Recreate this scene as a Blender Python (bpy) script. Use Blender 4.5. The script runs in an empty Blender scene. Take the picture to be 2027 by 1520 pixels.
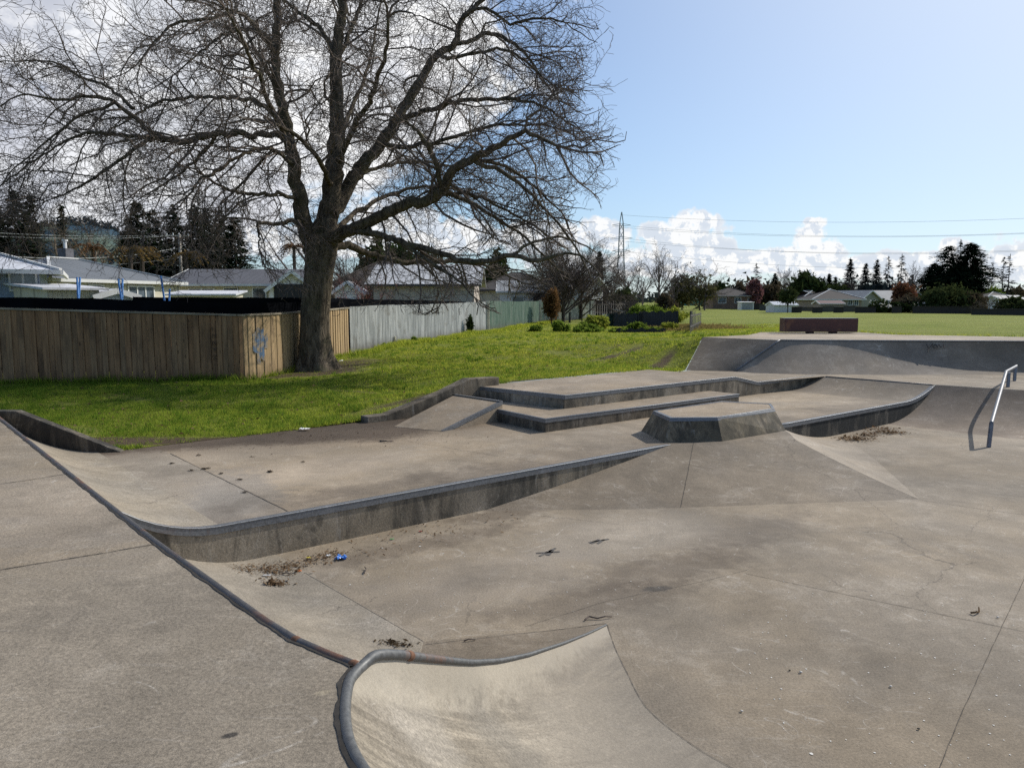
import bpy, math, random
import numpy as np
from mathutils import Vector, Matrix, geometry
from mathutils.bvhtree import BVHTree
R = random.Random(11)
NR = np.random.default_rng(11)
sc = bpy.context.scene
col = sc.collection
PI = math.pi

# ---------------------------------------------------------------- survey helpers (camera model -> real places)
F, CU, CV = 1522.0, 1013.5, 760.0
PITCH = math.atan(168 / F); CP, SP = math.cos(PITCH), math.sin(PITCH); ZC = 2.6
def ray(u, v):
    dx = (u - CU) / F; dy = -(v - CV) / F
    return dx, CP + dy * SP, -SP + dy * CP
def P(u, v, z):                     # point where a sight line meets height z
    x, y, d = ray(u, v); t = (z - ZC) / d
    return (t * x, t * y, z)
def D(u, v, Y):                     # point on a sight line at distance Y
    x, y, d = ray(u, v); t = Y / y
    return (t * x, Y, ZC + t * d)
TH = math.atan2(.655, .756); CT, ST = math.cos(TH), math.sin(TH)
def A(a, b, z=0.0):                 # skatepark axes: a runs away from the deck, b across
    return (a * CT - b * ST, a * ST + b * CT, z)
def AB(x, y): return (x * CT + y * ST, -x * ST + y * CT)

# ---------------------------------------------------------------- objects
def tag(o, label=None, cat=None, group=None, kind=None):
    if label: o['label'] = label
    if cat: o['category'] = cat
    if group: o['group'] = group
    if kind: o['kind'] = kind
    return o
def empty(name, loc, label, cat, group=None):
    o = bpy.data.objects.new(name, None); col.objects.link(o)
    o.location = loc; o.empty_display_size = .2
    return tag(o, label, cat, group)
def wloc(o):
    v = Vector((0, 0, 0))
    while o is not None:
        v += Vector(o.location); o = o.parent
    return v
def kids(o): return [c for c in bpy.data.objects if c.parent == o]
def copy_tree(root, loc, rz, s, label, group=None, cat=None):
    def rec(o, par):
        c = o.copy(); col.objects.link(c)
        if par is not None: c.parent = par
        for k in kids_cache.get(o.name, []): rec(k, c)
        return c
    kids_cache = {}
    for o in list(bpy.data.objects):
        if o.parent is not None: kids_cache.setdefault(o.parent.name, []).append(o)
    r = rec(root, None)
    r.location = loc; r.rotation_euler = (0, 0, rz)
    r.scale = (s, s, s) if not isinstance(s, tuple) else s
    return tag(r, label, cat, group)

class MB:
    def __init__(s, M=None): s.v = []; s.f = []; s.M = M
    def add(s, vs, fs):
        n = len(s.v)
        if s.M is not None: vs = [tuple(s.M @ Vector(p)) for p in vs]
        s.v.extend(tuple(p) for p in vs); s.f.extend(tuple(i + n for i in f) for f in fs)
    def poly(s, pts): s.add(pts, [tuple(range(len(pts)))])
    def box(s, x0, x1, y0, y1, z0, z1):
        s.add([(x0, y0, z0), (x1, y0, z0), (x1, y1, z0), (x0, y1, z0), (x0, y0, z1), (x1, y0, z1), (x1, y1, z1), (x0, y1, z1)],
              [(3, 2, 1, 0), (4, 5, 6, 7), (0, 1, 5, 4), (1, 2, 6, 5), (2, 3, 7, 6), (3, 0, 4, 7)])
    def solid(s, top, bot):         # two outlines of equal length, joined
        n = len(top)
        s.add(list(top) + list(bot), [tuple(range(n)), tuple(range(2 * n - 1, n - 1, -1))] +
              [(i, n + i, n + (i + 1) % n, (i + 1) % n) for i in range(n)])
    def bar(s, p, q, w, h):         # square-section bar between two points
        p, q = Vector(p), Vector(q); d = (q - p).normalized()
        up = Vector((0, 0, 1)) if abs(d.z) < .95 else Vector((1, 0, 0))
        r = d.cross(up).normalized(); u = r.cross(d)
        vs = []
        for c in (p, q):
            for a, b in ((-1, -1), (1, -1), (1, 1), (-1, 1)): vs.append(tuple(c + r * a * w / 2 + u * b * h / 2))
        s.add(vs, [(3, 2, 1, 0), (4, 5, 6, 7), (0, 1, 5, 4), (1, 2, 6, 5), (2, 3, 7, 6), (3, 0, 4, 7)])
    def tube(s, path, rad, n=8, cap=True, jit=0):
        path = [Vector(p) for p in path]; m = len(path)
        if not hasattr(rad, '__len__'): rad = [rad] * m
        t0 = (path[1] - path[0]).normalized()
        ref = Vector((0, 0, 1)) if abs(t0.z) < .9 else Vector((1, 0, 0))
        u = t0.cross(ref).normalized()
        vs = []
        for i, p in enumerate(path):
            t = (path[min(i + 1, m - 1)] - path[max(i - 1, 0)]).normalized()
            u = (u - t * u.dot(t))
            if u.length < 1e-6: u = t.orthogonal()
            u.normalize(); w = t.cross(u)
            for k in range(n):
                an = 2 * PI * k / n; r = rad[i] * (1 + (R.uniform(-jit, jit) if jit else 0))
                vs.append(tuple(p + u * (math.cos(an) * r) + w * (math.sin(an) * r)))
        fs = []
        for i in range(m - 1):
            for k in range(n):
                k2 = (k + 1) % n
                fs.append((i * n + k, i * n + k2, (i + 1) * n + k2, (i + 1) * n + k))
        if cap: fs += [tuple(range(n - 1, -1, -1)), tuple((m - 1) * n + k for k in range(n))]
        s.add(vs, fs)
    def grid(s, rows):
        n = len(rows[0]); vs = [p for r in rows for p in r]; fs = []
        for i in range(len(rows) - 1):
            for k in range(n - 1): fs.append((i * n + k, i * n + k + 1, (i + 1) * n + k + 1, (i + 1) * n + k))
        s.add(vs, fs)
    def build(s, name, m, parent=None, smooth=False, bevel=0, label=None, cat=None, group=None, kind=None, angle=None):
        off = wloc(parent) if parent is not None else Vector((0, 0, 0))
        me = bpy.data.meshes.new(name)
        arr = np.array(s.v, dtype=np.float64) - np.array(off)
        me.from_pydata(arr.tolist(), [], s.f); me.update()
        o = bpy.data.objects.new(name, me); col.objects.link(o)
        if parent is not None: o.parent = parent
        if m is not None: me.materials.append(m)
        if smooth: me.polygons.foreach_set('use_smooth', [True] * len(me.polygons))
        if bevel:
            b = o.modifiers.new('Bevel', 'BEVEL'); b.width = bevel; b.segments = 2; b.limit_method = 'ANGLE'; b.angle_limit = math.radians(35)
        return tag(o, label, cat, group, kind)
    def fix(s):                     # consistent outward normals
        return s

def cards(name, V, m, parent=None, **kw):       # V: (n, k, 3) array of k-gons
    n, k, _ = V.shape
    off = np.array(wloc(parent)) if parent is not None else np.zeros(3)
    me = bpy.data.meshes.new(name)
    me.vertices.add(n * k); me.vertices.foreach_set('co', (V.reshape(-1, 3) - off).astype(np.float32).ravel())
    me.loops.add(n * k); me.loops.foreach_set('vertex_index', np.arange(n * k, dtype=np.int32))
    me.polygons.add(n); me.polygons.foreach_set('loop_start', np.arange(0, n * k, k, dtype=np.int32))
    me.update(calc_edges=True); me.validate()
    o = bpy.data.objects.new(name, me); col.objects.link(o)
    if parent is not None: o.parent = parent
    me.materials.append(m)
    return tag(o, **kw)

# ---------------------------------------------------------------- materials
class NT:
    def __init__(s, tree): s.t = tree; s.n = tree.nodes; s.l = tree.links
    def put(s, sock, val):
        if val is None: return
        if isinstance(val, bpy.types.NodeSocket): s.l.new(val, sock)
        elif isinstance(val, (tuple, list)) and len(val) == 3 and sock.type == 'RGBA': sock.default_value = (*val, 1)
        else: sock.default_value = val
    def math(s, op, a, b=None, c=None, clamp=False):
        n = s.n.new('ShaderNodeMath'); n.operation = op; n.use_clamp = clamp
        for i, x in enumerate((a, b, c)): s.put(n.inputs[i], x) if x is not None else None
        return n.outputs[0]
    def vmath(s, op, a, b=None, scale=None):
        n = s.n.new('ShaderNodeVectorMath'); n.operation = op
        s.put(n.inputs[0], a); s.put(n.inputs[1], b)
        if scale is not None: s.put(n.inputs['Scale'], scale)
        return n.outputs['Value'] if op in ('LENGTH', 'DOT_PRODUCT', 'DISTANCE') else n.outputs[0]
    def noise(s, vec, scale, detail=4, rough=.55, dist=0, dim='3D'):
        n = s.n.new('ShaderNodeTexNoise'); n.noise_dimensions = dim
        s.put(n.inputs['Vector'], vec); n.inputs['Scale'].default_value = scale; n.inputs['Detail'].default_value = detail
        n.inputs['Roughness'].default_value = rough; n.inputs['Distortion'].default_value = dist
        return n.outputs[0]
    def voronoi(s, vec, scale, feature='F1'):
        n = s.n.new('ShaderNodeTexVoronoi'); n.feature = feature; s.put(n.inputs['Vector'], vec); n.inputs['Scale'].default_value = scale
        return n.outputs
    def map(s, v, a, b, c=0., d=1., smooth=True):
        n = s.n.new('ShaderNodeMapRange'); n.interpolation_type = 'SMOOTHSTEP' if smooth else 'LINEAR'; n.clamp = True
        for i, x in enumerate((v, a, b, c, d)): s.put(n.inputs[i], x)
        return n.outputs[0]
    def mix(s, fac, a, b, mode='MIX'):
        n = s.n.new('ShaderNodeMix'); n.data_type = 'RGBA'; n.blend_type = mode
        s.put(n.inputs[0], fac); s.put(n.inputs[6], a); s.put(n.inputs[7], b)
        return n.outputs[2]
    def bright(s, c, f):
        n = s.n.new('ShaderNodeVectorMath'); n.operation = 'SCALE'; s.put(n.inputs[0], c); s.put(n.inputs['Scale'], f)
        return n.outputs[0]
    def xyz(s, v):
        n = s.n.new('ShaderNodeSeparateXYZ'); s.put(n.inputs[0], v); return n.outputs
    def comb(s, x, y, z):
        n = s.n.new('ShaderNodeCombineXYZ')
        for i, q in enumerate((x, y, z)): s.put(n.inputs[i], q)
        return n.outputs[0]
    def pos(s): return s.n.new('ShaderNodeNewGeometry').outputs['Position']
    def obj(s): return s.n.new('ShaderNodeTexCoord').outputs['Object']
    def island(s): return s.n.new('ShaderNodeNewGeometry').outputs['Random Per Island']
    def orand(s): return s.n.new('ShaderNodeObjectInfo').outputs['Random']
    def bump(s, h, strength, dist=.01):
        n = s.n.new('ShaderNodeBump'); n.inputs['Strength'].default_value = strength; n.inputs['Distance'].default_value = dist
        s.put(n.inputs['Height'], h); return n.outputs[0]
def new_mat(name):
    m = bpy.data.materials.new(name); m.use_nodes = True
    k = NT(m.node_tree); b = m.node_tree.nodes['Principled BSDF']
    return m, k, b
def finish(k, b, c, rough=.8, bump=None, metal=0., spec=None):
    k.put(b.inputs['Base Color'], c); k.put(b.inputs['Roughness'], rough); k.put(b.inputs['Metallic'], metal)
    if bump is not None: k.put(b.inputs['Normal'], bump)
    if spec is not None: b.inputs['Specular IOR Level'].default_value = spec

def concrete(name, base=(.30, .265, .225), dark=(.13, .11, .09), stain=.55, blobs=(), wall=False, chips=True, band=False, mould_shade=0., mould_shade_col=(.02, .022, .022), fine=1., streak=None, crack=.5, pale=None, pours=()):
    m, k, b = new_mat(name); p = k.pos(); base = (base[0] * 1.0, base[1] * .915, base[2] * .81)
    n0 = k.noise(p, .33, 5, .6, .4); n1 = k.noise(p, 1.6, 6, .62, .3); n2 = k.noise(p, 9, 5, .6); n3 = k.noise(p, 55, 4, .65); n4 = k.noise(p, 170, 2, .6)
    f = k.map(n0, .34, .66, .74, 1.17, False)
    f = k.math('MULTIPLY', f, k.map(n1, .3, .7, .79, 1.16, False))
    f = k.math('MULTIPLY', f, k.map(n2, .3, .7, 1 - .09 * fine, 1 + .09 * fine, False))
    f = k.math('MULTIPLY', f, k.map(n3, .3, .7, 1 - .30 * fine, 1 + .26 * fine, False))
    f = k.math('MULTIPLY', f, k.map(n4, .3, .7, 1 - .22 * fine, 1 + .22 * fine, False))
    # warm / grey drift
    warm = k.map(k.noise(k.vmath('ADD', p, (7.3, 1.1, 0)), .5, 3), .38, .62)
    c = k.mix(warm, tuple(x * y for x, y in zip(base, (.975, .99, 1.0))), tuple(x * y for x, y in zip(base, (1.025, 1.005, .95))))
    st = k.map(k.math('ADD', k.noise(k.vmath('ADD', p, (3, 9, 2)), .55, 7, .68, .6), k.math('MULTIPLY', k.math('SUBTRACT', n1, .5), .35)), .50, .72, 0, stain)
    c = k.mix(st, c, dark)
    for (pa, pb, pc, am) in pours:    # a separate pour on one side of a joint
        L_ = math.dist(pa[:2], pb[:2]); q = k.xyz(p); nx_, ny_ = -(pb[1] - pa[1]) / L_, (pb[0] - pa[0]) / L_
        d_ = k.math('ADD', k.math('MULTIPLY', k.math('SUBTRACT', q[0], pa[0]), nx_), k.math('MULTIPLY', k.math('SUBTRACT', q[1], pa[1]), ny_))
        c = k.mix(k.map(d_, -.012, .012, 0, am), c, pc)
    # fine scratches / wheel marks
    s1 = k.noise(k.vmath('MULTIPLY', p, (1.2, 13, 4)), 1.6, 3, .6, 1.2); s2 = k.noise(k.vmath('MULTIPLY', p, (12, 1.0, 4)), 1.6, 3, .6, 1.2)
    c = k.mix(k.map(s1, .62, .70, 0, .16), c, (.42, .38, .33)); c = k.mix(k.map(s2, .63, .70, 0, .13), c, (.12, .105, .09))
    # curved wheel scuffs, hairline cracks and pale tide marks
    ed = k.voronoi(k.vmath('ADD', p, k.comb(k.math('MULTIPLY', n1, .5), k.math('MULTIPLY', n2, .22), 0)), .42, 'DISTANCE_TO_EDGE')[0]
    ck = k.math('MULTIPLY', k.map(ed, .0012, .0034, 1, 0), k.map(n0, .48, .58))
    c = k.mix(k.math('MULTIPLY', ck, crack), c, (.06, .05, .042))
    sc1 = k.math('ABSOLUTE', k.math('SUBTRACT', k.noise(k.vmath('ADD', p, (11, 4, 0)), .8, 1, .4, 1.5), .5)); c = k.mix(k.math('MULTIPLY', k.map(sc1, .0008, .0035, .5, 0), k.map(n2, .45, .6)), c, (.50, .46, .40))
    sc2 = k.math('ABSOLUTE', k.math('SUBTRACT', k.noise(k.vmath('ADD', p, (2, 17, 0)), 1.5, 1, .4, 2.2), .52)); c = k.mix(k.math('MULTIPLY', k.map(sc2, .001, .004, .42, 0), k.map(n1, .46, .58)), c, (.48, .44, .38))
    td = k.math('ABSOLUTE', k.math('SUBTRACT', k.noise(k.vmath('ADD', p, (5, 5, 5)), .7, 6, .7, .4), .5)); c = k.mix(k.math('MULTIPLY', k.map(td, 0, .03, .22, 0), k.map(n1, .42, .6)), c, (.44, .39, .32))
    if streak:                        # wear running down the slope
        dx_, dy_ = streak; q = k.xyz(p)
        if dx_ < -1:                  # fanning out from the inside of the corner
            rx_, ry_ = k.math('SUBTRACT', q[0], dx_), k.math('SUBTRACT', q[1], dy_); al = k.math('SQRT', k.math('ADD', k.math('MULTIPLY', rx_, rx_), k.math('MULTIPLY', ry_, ry_))); ac = k.math('MULTIPLY', k.math('ARCTAN2', ry_, rx_), 1.9)
        else: al = k.math('ADD', k.math('MULTIPLY', q[0], dx_), k.math('MULTIPLY', q[1], dy_)); ac = k.math('ADD', k.math('MULTIPLY', q[0], -dy_), k.math('MULTIPLY', q[1], dx_))
        w3 = k.noise(k.comb(k.math('MULTIPLY', ac, 7.), k.math('MULTIPLY', al, .75), 0), 1., 5, .68, .5); w4 = k.noise(k.comb(k.math('MULTIPLY', ac, 30.), k.math('MULTIPLY', al, 1.3), 3.), 1., 3, .6, .4)
        c = k.mix(k.map(w3, .45, .61, 0, .74), c, tuple(x * .52 for x in base)); c = k.mix(k.map(w4, .58, .70, 0, .35), c, tuple(min(1, x * 1.5) for x in base))
    for (bx, by, rx, ry, rot, amt, bc) in blobs:
        d = k.vmath('SUBTRACT', p, (bx, by, 0)); q = k.xyz(d); cr, sr = math.cos(rot), math.sin(rot)
        xx = k.math('ADD', k.math('MULTIPLY', q[0], cr / rx), k.math('MULTIPLY', q[1], sr / rx))
        yy = k.math('ADD', k.math('MULTIPLY', q[0], -sr / ry), k.math('MULTIPLY', q[1], cr / ry))
        r = k.math('SQRT', k.math('ADD', k.math('MULTIPLY', xx, xx), k.math('MULTIPLY', yy, yy)))
        r = k.math('ADD', r, k.math('MULTIPLY', k.math('SUBTRACT', n1, .5), 1.5))
        r = k.math('ADD', r, k.math('MULTIPLY', k.math('SUBTRACT', n2, .5), .9))
        c = k.mix(k.map(r, .45, 1.05, amt, 0), c, bc)
    if band:                          # soil washed over the edge by the grass, grime along the ledge
        q = k.xyz(p); aa = k.math('ADD', k.math('MULTIPLY', q[0], CT), k.math('MULTIPLY', q[1], ST)); bb = k.math('ADD', k.math('MULTIPLY', q[0], -ST), k.math('MULTIPLY', q[1], CT))
        gr = k.math('ADD', k.math('SUBTRACT', bb, k.math('SUBTRACT', 7.47, k.math('MULTIPLY', aa, .037))), k.math('MULTIPLY', k.math('SUBTRACT', n1, .5), 1.6)); c = k.mix(k.map(gr, .1, 1.1, .5, 0), c, (.135, .108, .082))
        lim = k.math('MAXIMUM', k.math('SUBTRACT', 11.9, k.math('MULTIPLY', .42, k.math('SUBTRACT', aa, 2.6))), 10.3)
        dd = k.math('ADD', k.math('SUBTRACT', bb, lim), k.math('ADD', k.math('MULTIPLY', k.math('SUBTRACT', n1, .5), 1.3), k.math('MULTIPLY', k.math('SUBTRACT', n2, .5), .7)))
        dm = k.math('MULTIPLY', k.map(dd, -.22, .32), k.map(k.math('ADD', aa, k.math('MULTIPLY', n1, 1.5)), 8.4, 9.6, 1, 0))
        c = k.mix(k.math('MULTIPLY', dm, .93), c, (.040, .028, .020))
        c = k.mix(k.math('MULTIPLY', k.map(dd, -.9, .0), .35), c, (.17, .125, .085))
    if wall:
        w = k.noise(k.vmath('MULTIPLY', p, (2.1, 2.1, .45)), 1.0, 6, .72, .8)
        c = k.mix(k.map(w, .44, .62, 0, .85), c, tuple(x * .7 for x in dark)); wb_ = k.noise(k.vmath('MULTIPLY', p, (1.3, 1.3, 1.0)), 1., 6, .7, .6); c = k.mix(k.map(wb_, .50, .64, 0, .7), c, tuple(x * .5 for x in dark))
        w2 = k.noise(k.vmath('MULTIPLY', p, (6.3, 6.3, .7)), 1.0, 5, .7, .6)
        c = k.mix(k.map(w2, .58, .70, 0, .45), c, (.36, .34, .30))
        bl = k.voronoi(p, 17)[0]
        c = k.mix(k.map(bl, .06, .10, .6, 0), c, (.05, .05, .045))
    if mould_shade:
        w = k.noise(k.vmath('MULTIPLY', p, (2.2, 2.2, .9)), 1.0, 6, .7, .5)
        c = k.mix(k.map(w, .38, .55, 0, mould_shade), c, mould_shade_col)
    c = k.bright(c, f)
    if pale:                          # concrete ground pale beside a steel edge
        (ax, ay), (bx_, by_) = pale; L_ = math.hypot(bx_ - ax, by_ - ay); q = k.xyz(p); nx_, ny_ = (by_ - ay) / L_, -(bx_ - ax) / L_
        d_ = k.math('ABSOLUTE', k.math('ADD', k.math('MULTIPLY', k.math('SUBTRACT', q[0], ax), nx_), k.math('MULTIPLY', k.math('SUBTRACT', q[1], ay), ny_)))
        d_ = k.math('ADD', d_, k.math('MULTIPLY', k.math('SUBTRACT', k.noise(p, 14, 4, .7), .5), .16)); c = k.mix(k.map(d_, .03, .13, .6, 0), c, (.47, .42, .335)); c = k.mix(k.map(k.math('ADD', q[2], k.math('MULTIPLY', n1, .25)), .10, .55, .55, 0), c, (.235, .205, .168))
    if chips:
        for sc_, rr, thr in ((3.1, .020, .5), (9.0, .019, .45), (17., .022, .7)):
            vo = k.voronoi(p, sc_); rnd = k.xyz(vo[1])[0]
            rad = k.math('MULTIPLY', rr, k.map(rnd, thr, 1, 0, 1.0, False))
            msk = k.math('LESS_THAN', vo[0], rad)
            c = k.mix(k.math('MULTIPLY', msk, .75), c, (.66, .62, .56))
    h = k.math('ADD', k.math('MULTIPLY', n3, .6), k.math('MULTIPLY', n4, .4))
    h2 = k.math('ADD', h, k.math('MULTIPLY', n1, 1.2))
    finish(k, b, c, .82, k.bump(h2, .32 * fine, .012), spec=.3)
    return m

def steel(name, base=(.16, .18, .21), rust=.25, rough=.42, metal=.7):
    m, k, b = new_mat(name); p = k.pos()
    n = k.noise(p, 6, 5, .6); n2 = k.noise(p, 40, 4, .6); n3 = k.noise(p, 2.3, 5, .65, .5)
    c = k.bright(base, k.map(n2, .3, .7, .75, 1.3, False))
    c = k.mix(k.map(n, .55, .75, 0, .6), c, tuple(x * 1.7 for x in base))
    c = k.mix(k.map(n3, .62 - .2 * rust, .74 - .1 * rust, 0, min(1, rust * 2.4)), c, (.16, .07, .035))
    finish(k, b, c, k.map(n2, .3, .7, rough - .1, rough + .2, False), k.bump(n2, .15, .003), k.map(n3, .5, .7, metal, metal * .4))
    return m

def plain(name, base, rough=.7, var=.12, scale=6., metal=0., bump=0.):
    m, k, b = new_mat(name); p = k.obj()
    n = k.noise(p, scale, 4, .6); n2 = k.noise(p, scale * .15, 3, .5)
    c = k.bright(base, k.math('MULTIPLY', k.map(n, .3, .7, 1 - var, 1 + var, False), k.map(n2, .3, .7, 1 - var, 1 + var, False)))
    finish(k, b, c, rough, k.bump(n, bump, .01) if bump else None, metal)
    return m

def boards(name, c1, c2, dirt=(.09, .075, .055), grain=1., top=None):
    m, k, b = new_mat(name); p = k.pos(); r = k.island()
    off = k.comb(k.math('MULTIPLY', r, 37.), k.math('MULTIPLY', r, 11.), k.math('MULTIPLY', r, 23.))
    q = k.vmath('ADD', p, off)
    g = k.noise(k.vmath('MULTIPLY', q, (22, 22, 1.1)), 1., 6, .6, .5)
    kn = k.voronoi(k.vmath('MULTIPLY', q, (6, 6, 2.2)), 1.)[0]
    c = k.mix(r, c1, c2)
    c = k.bright(c, k.map(g, .3, .7, .62, 1.3, False))
    c = k.mix(k.map(kn, .06, .16, .7, 0), c, tuple(x * .45 for x in dirt))
    c = k.mix(k.map(k.noise(k.vmath('MULTIPLY', q, (3, 3, .8)), 1., 5, .65), .47, .68, 0, .65), c, dirt)
    c = k.bright(c, k.map(r, 0, 1, .78, 1.18, False))
    z = k.xyz(p)[2]
    c = k.mix(k.map(k.math('ADD', z, k.math('MULTIPLY', g, .5)), .6, 1.1, .55, 0), c, tuple(x * .6 for x in dirt))
    finish(k, b, c, .85, k.bump(g, .3, .01), spec=.2)
    return m

def foliage(name, c1, c2, trans=.35, nscale=1.2):
    m = bpy.data.materials.new(name); m.use_nodes = True; k = NT(m.node_tree)
    for n in list(k.n):
        if n.type == 'BSDF_PRINCIPLED': k.n.remove(n)
    out = [n for n in k.n if n.type == 'OUTPUT_MATERIAL'][0]
    r = k.island(); n = k.noise(k.obj(), nscale, 3)
    c = k.mix(k.map(k.math('ADD', k.math('MULTIPLY', r, .6), k.math('MULTIPLY', n, .8)), .35, 1.05, 0, 1, False), c1, c2)
    c = k.bright(c, k.map(k.orand(), 0, 1, .85, 1.15, False))
    d = k.n.new('ShaderNodeBsdfDiffuse'); t = k.n.new('ShaderNodeBsdfTranslucent'); x = k.n.new('ShaderNodeMixShader')
    k.put(d.inputs[0], c); k.put(t.inputs[0], k.bright(c, 1.15)); x.inputs[0].default_value = trans
    k.l.new(d.outputs[0], x.inputs[1]); k.l.new(t.outputs[0], x.inputs[2]); k.l.new(x.outputs[0], out.inputs[0])
    return m

def glass(name, tint=(.03, .04, .05)):
    m, k, b = new_mat(name); n = k.noise(k.obj(), 1.2, 2)
    finish(k, b, k.mix(k.map(n, .4, .6), tint, tuple(x * 3.2 + .02 for x in tint)), .08, spec=.8); return m
# ================================================================ SKATEPARK
BROWN = (.125, .095, .068)
def bl(u, v, z, rx, ry, rot, amt, c):
    x, y, _ = P(u, v, z); return (x, y, rx, ry, rot, amt, c)
M_floor = concrete('floor_concrete', (.272, .245, .208), (.15, .127, .10), .6, blobs=[
    bl(1330, 1120, 0, 1.5, .42, .55, .46, BROWN), bl(1180, 1190, 0, 1.3, .34, .45, .42, BROWN), bl(1480, 1050, 0, 1.6, .5, .7, .28, (.15, .118, .09)),
    bl(1000, 1015, 0, .9, .3, .65, .5, BROWN), bl(850, 1075, 0, 1.6, .28, .65, .5, BROWN),
    bl(1240, 1060, 0, 1.5, .7, .5, .42, (.40, .345, .275)), bl(1000, 1140, 0, 1.3, .7, .5, .35, (.38, .325, .262)),
    bl(1300, 1165, 0, .16, .08, .3, .7, (.06, .055, .05))], fine=.95)
M_deck = concrete('deck_concrete', (.29, .26, .218), (.13, .112, .09), .6, blobs=[
    bl(150, 1000, 1, 1.2, 1.8, .7, .35, (.42, .36, .295)), bl(250, 1200, 1, .7, .45, .2, .3, (.14, .12, .095)), bl(455, 1455, 1, .035, .02, .4, .85, (.03, .028, .026)),
    bl(640, 1370, 1, .035, .02, .4, .45, (.45, .38, .26))], fine=1.25, crack=.16, pours=[(P(303, 1078, 1), P(0, 1128, 1), (.24, .207, .162), .45)])
M_plat = concrete('platform_concrete', (.32, .282, .232), (.15, .122, .094), .5, blobs=[
    bl(600, 930, .4, 2.2, .75, .72, .5, (.45, .37, .28)), bl(760, 960, .4, 1.8, .35, .72, .45, (.17, .135, .10)), bl(450, 985, .4, .7, 1.8, .3, .45, (.25, .235, .215))], fine=.95, band=True, pours=[(A(3.36, 7.0), A(3.4, 13), (.262, .228, .183), .72)])
M_trans = concrete('ramp_concrete', (.285, .268, .238), (.17, .155, .135), .5, fine=1.)
M_hip = concrete('hip_concrete', (.315, .296, .258), (.16, .142, .12), .7, blobs=[
    bl(980, 1420, .4, .5, .22, -.7, .45, (.17, .155, .13)), bl(800, 1400, .7, .5, .25, -.9, .35, (.46, .42, .36))], fine=1.05, streak=(-1.6, 2.0), crack=.1, pale=(P(711, 1317, 1)[:2], P(1200, 1237, 0)[:2]))
M_bank = concrete('bank_concrete', (.212, .19, .163), (.13, .11, .09), .5, fine=.9)  # darker base colour carries the shading of the bank's front slope
M_bright = concrete('bank_side_concrete', (.295, .268, .232), (.2, .175, .145), .3, fine=.8)  # lighter copy of the bank concrete, sunlit side painted into its colour
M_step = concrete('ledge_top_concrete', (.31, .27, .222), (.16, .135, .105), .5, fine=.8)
M_wall = concrete('wall_concrete', (.27, .25, .215), (.10, .09, .072), .6, wall=True, chips=False)
M_wallm = concrete('mouldy_wall_concrete', (.12, .115, .105), (.04, .04, .038), .6, wall=True, chips=False, mould_shade=.92)
M_wing = concrete('wing_wall_concrete', (.17, .16, .14), (.06, .055, .048), .7, wall=True, chips=False, mould_shade=.85, mould_shade_col=(.034, .032, .028))  # shade on this wall painted in by the dark base colour and blotches
M_back = concrete('back_wall_concrete', (.225, .205, .185), (.12, .11, .10), .5, fine=.7)
M_backbank = concrete('back_bank_concrete', (.185, .165, .145), (.11, .098, .085), .5, fine=.7)
M_hex = concrete('pad_side_concrete', (.25, .225, .175), (.06, .052, .04), .9, wall=True, chips=False, mould_shade=.62, mould_shade_col=(.06, .055, .04))
M_steel = steel('edge_steel', (.165, .17, .178), .16, .48, .55)
M_pipe = steel('coping_steel', (.080, .078, .080), .62, .5, .3)
M_pipe2 = steel('worn_coping_steel', (.105, .108, .108), .30, .5, .3)
M_glint = steel('worn_bright_steel', (.27, .28, .29), .08, .5, .6)  # brighter metal standing in for the sun glint on rounded edges
M_weld = plain('rusty_weld', (.16, .075, .04), .85, .4, 30)
M_gap = plain('dark_gap', (.03, .026, .022), .95, .4, 20)
M_rail = steel('rail_steel', (.18, .185, .195), .10, .48, .6)
M_rust = steel('rusty_box_paint', (.075, .027, .023), .55, .6, .0)
M_joint = plain('joint_grime', (.075, .064, .052), .95, .4, 20)

def arc_z(s, run, z_low, z_hi):     # height of a circular transition; s = distance from its foot
    h = z_hi - z_low; Rr = (run * run + h * h) / (2 * h)
    return z_low + Rr - math.sqrt(max(Rr * Rr - s * s, 0))
def lerp(p, q, t): return tuple(p[i] + (q[i] - p[i]) * t for i in range(len(p)))
def ramp_rows(tops, foots, zt, zf, n=14, flat=0.):   # rows of a transition between a lip line and a foot line
    rows = []
    for c, f in zip(tops, foots):
        run = math.dist(c[:2], f[:2]); row = []
        for i in range(n + 1):
            t = i / n; x, y = lerp(c[:2], f[:2], t); re_ = run * (1 - flat); row.append((x, y, arc_z(max(0, re_ - run * t), re_, zf, zt)))
        rows.append(row)
    return rows
def wobble_strip(mb, pts, w, z=.004, n=24):
    P2 = []
    for i in range(len(pts) - 1):
        for k in range(n): P2.append(lerp(pts[i], pts[i + 1], k / n))
    P2.append(tuple(pts[-1])); L = []; Rr = []
    for i, p in enumerate(P2):
        q = P2[min(i + 1, len(P2) - 1)]; o = P2[max(i - 1, 0)]
        d = Vector((q[0] - o[0], q[1] - o[1], 0)).normalized(); nn = Vector((-d.y, d.x, 0))
        sl_ = math.dist(p[:2], pts[0][:2]); ww = w * (.7 + .22 * math.sin(sl_ * 31) * math.sin(sl_ * 11 + 2) + .16 * math.sin(sl_ * 83 + 1) * math.sin(sl_ * 5)); j = .3 * w * math.sin(sl_ * 17 + 3) * math.sin(sl_ * 6)
        L.append(tuple(Vector(p) + nn * (ww / 2 + j) + Vector((0, 0, z)))); Rr.append(tuple(Vector(p) - nn * (ww / 2 - j) + Vector((0, 0, z))))
    mb.grid([L, Rr])

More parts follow.
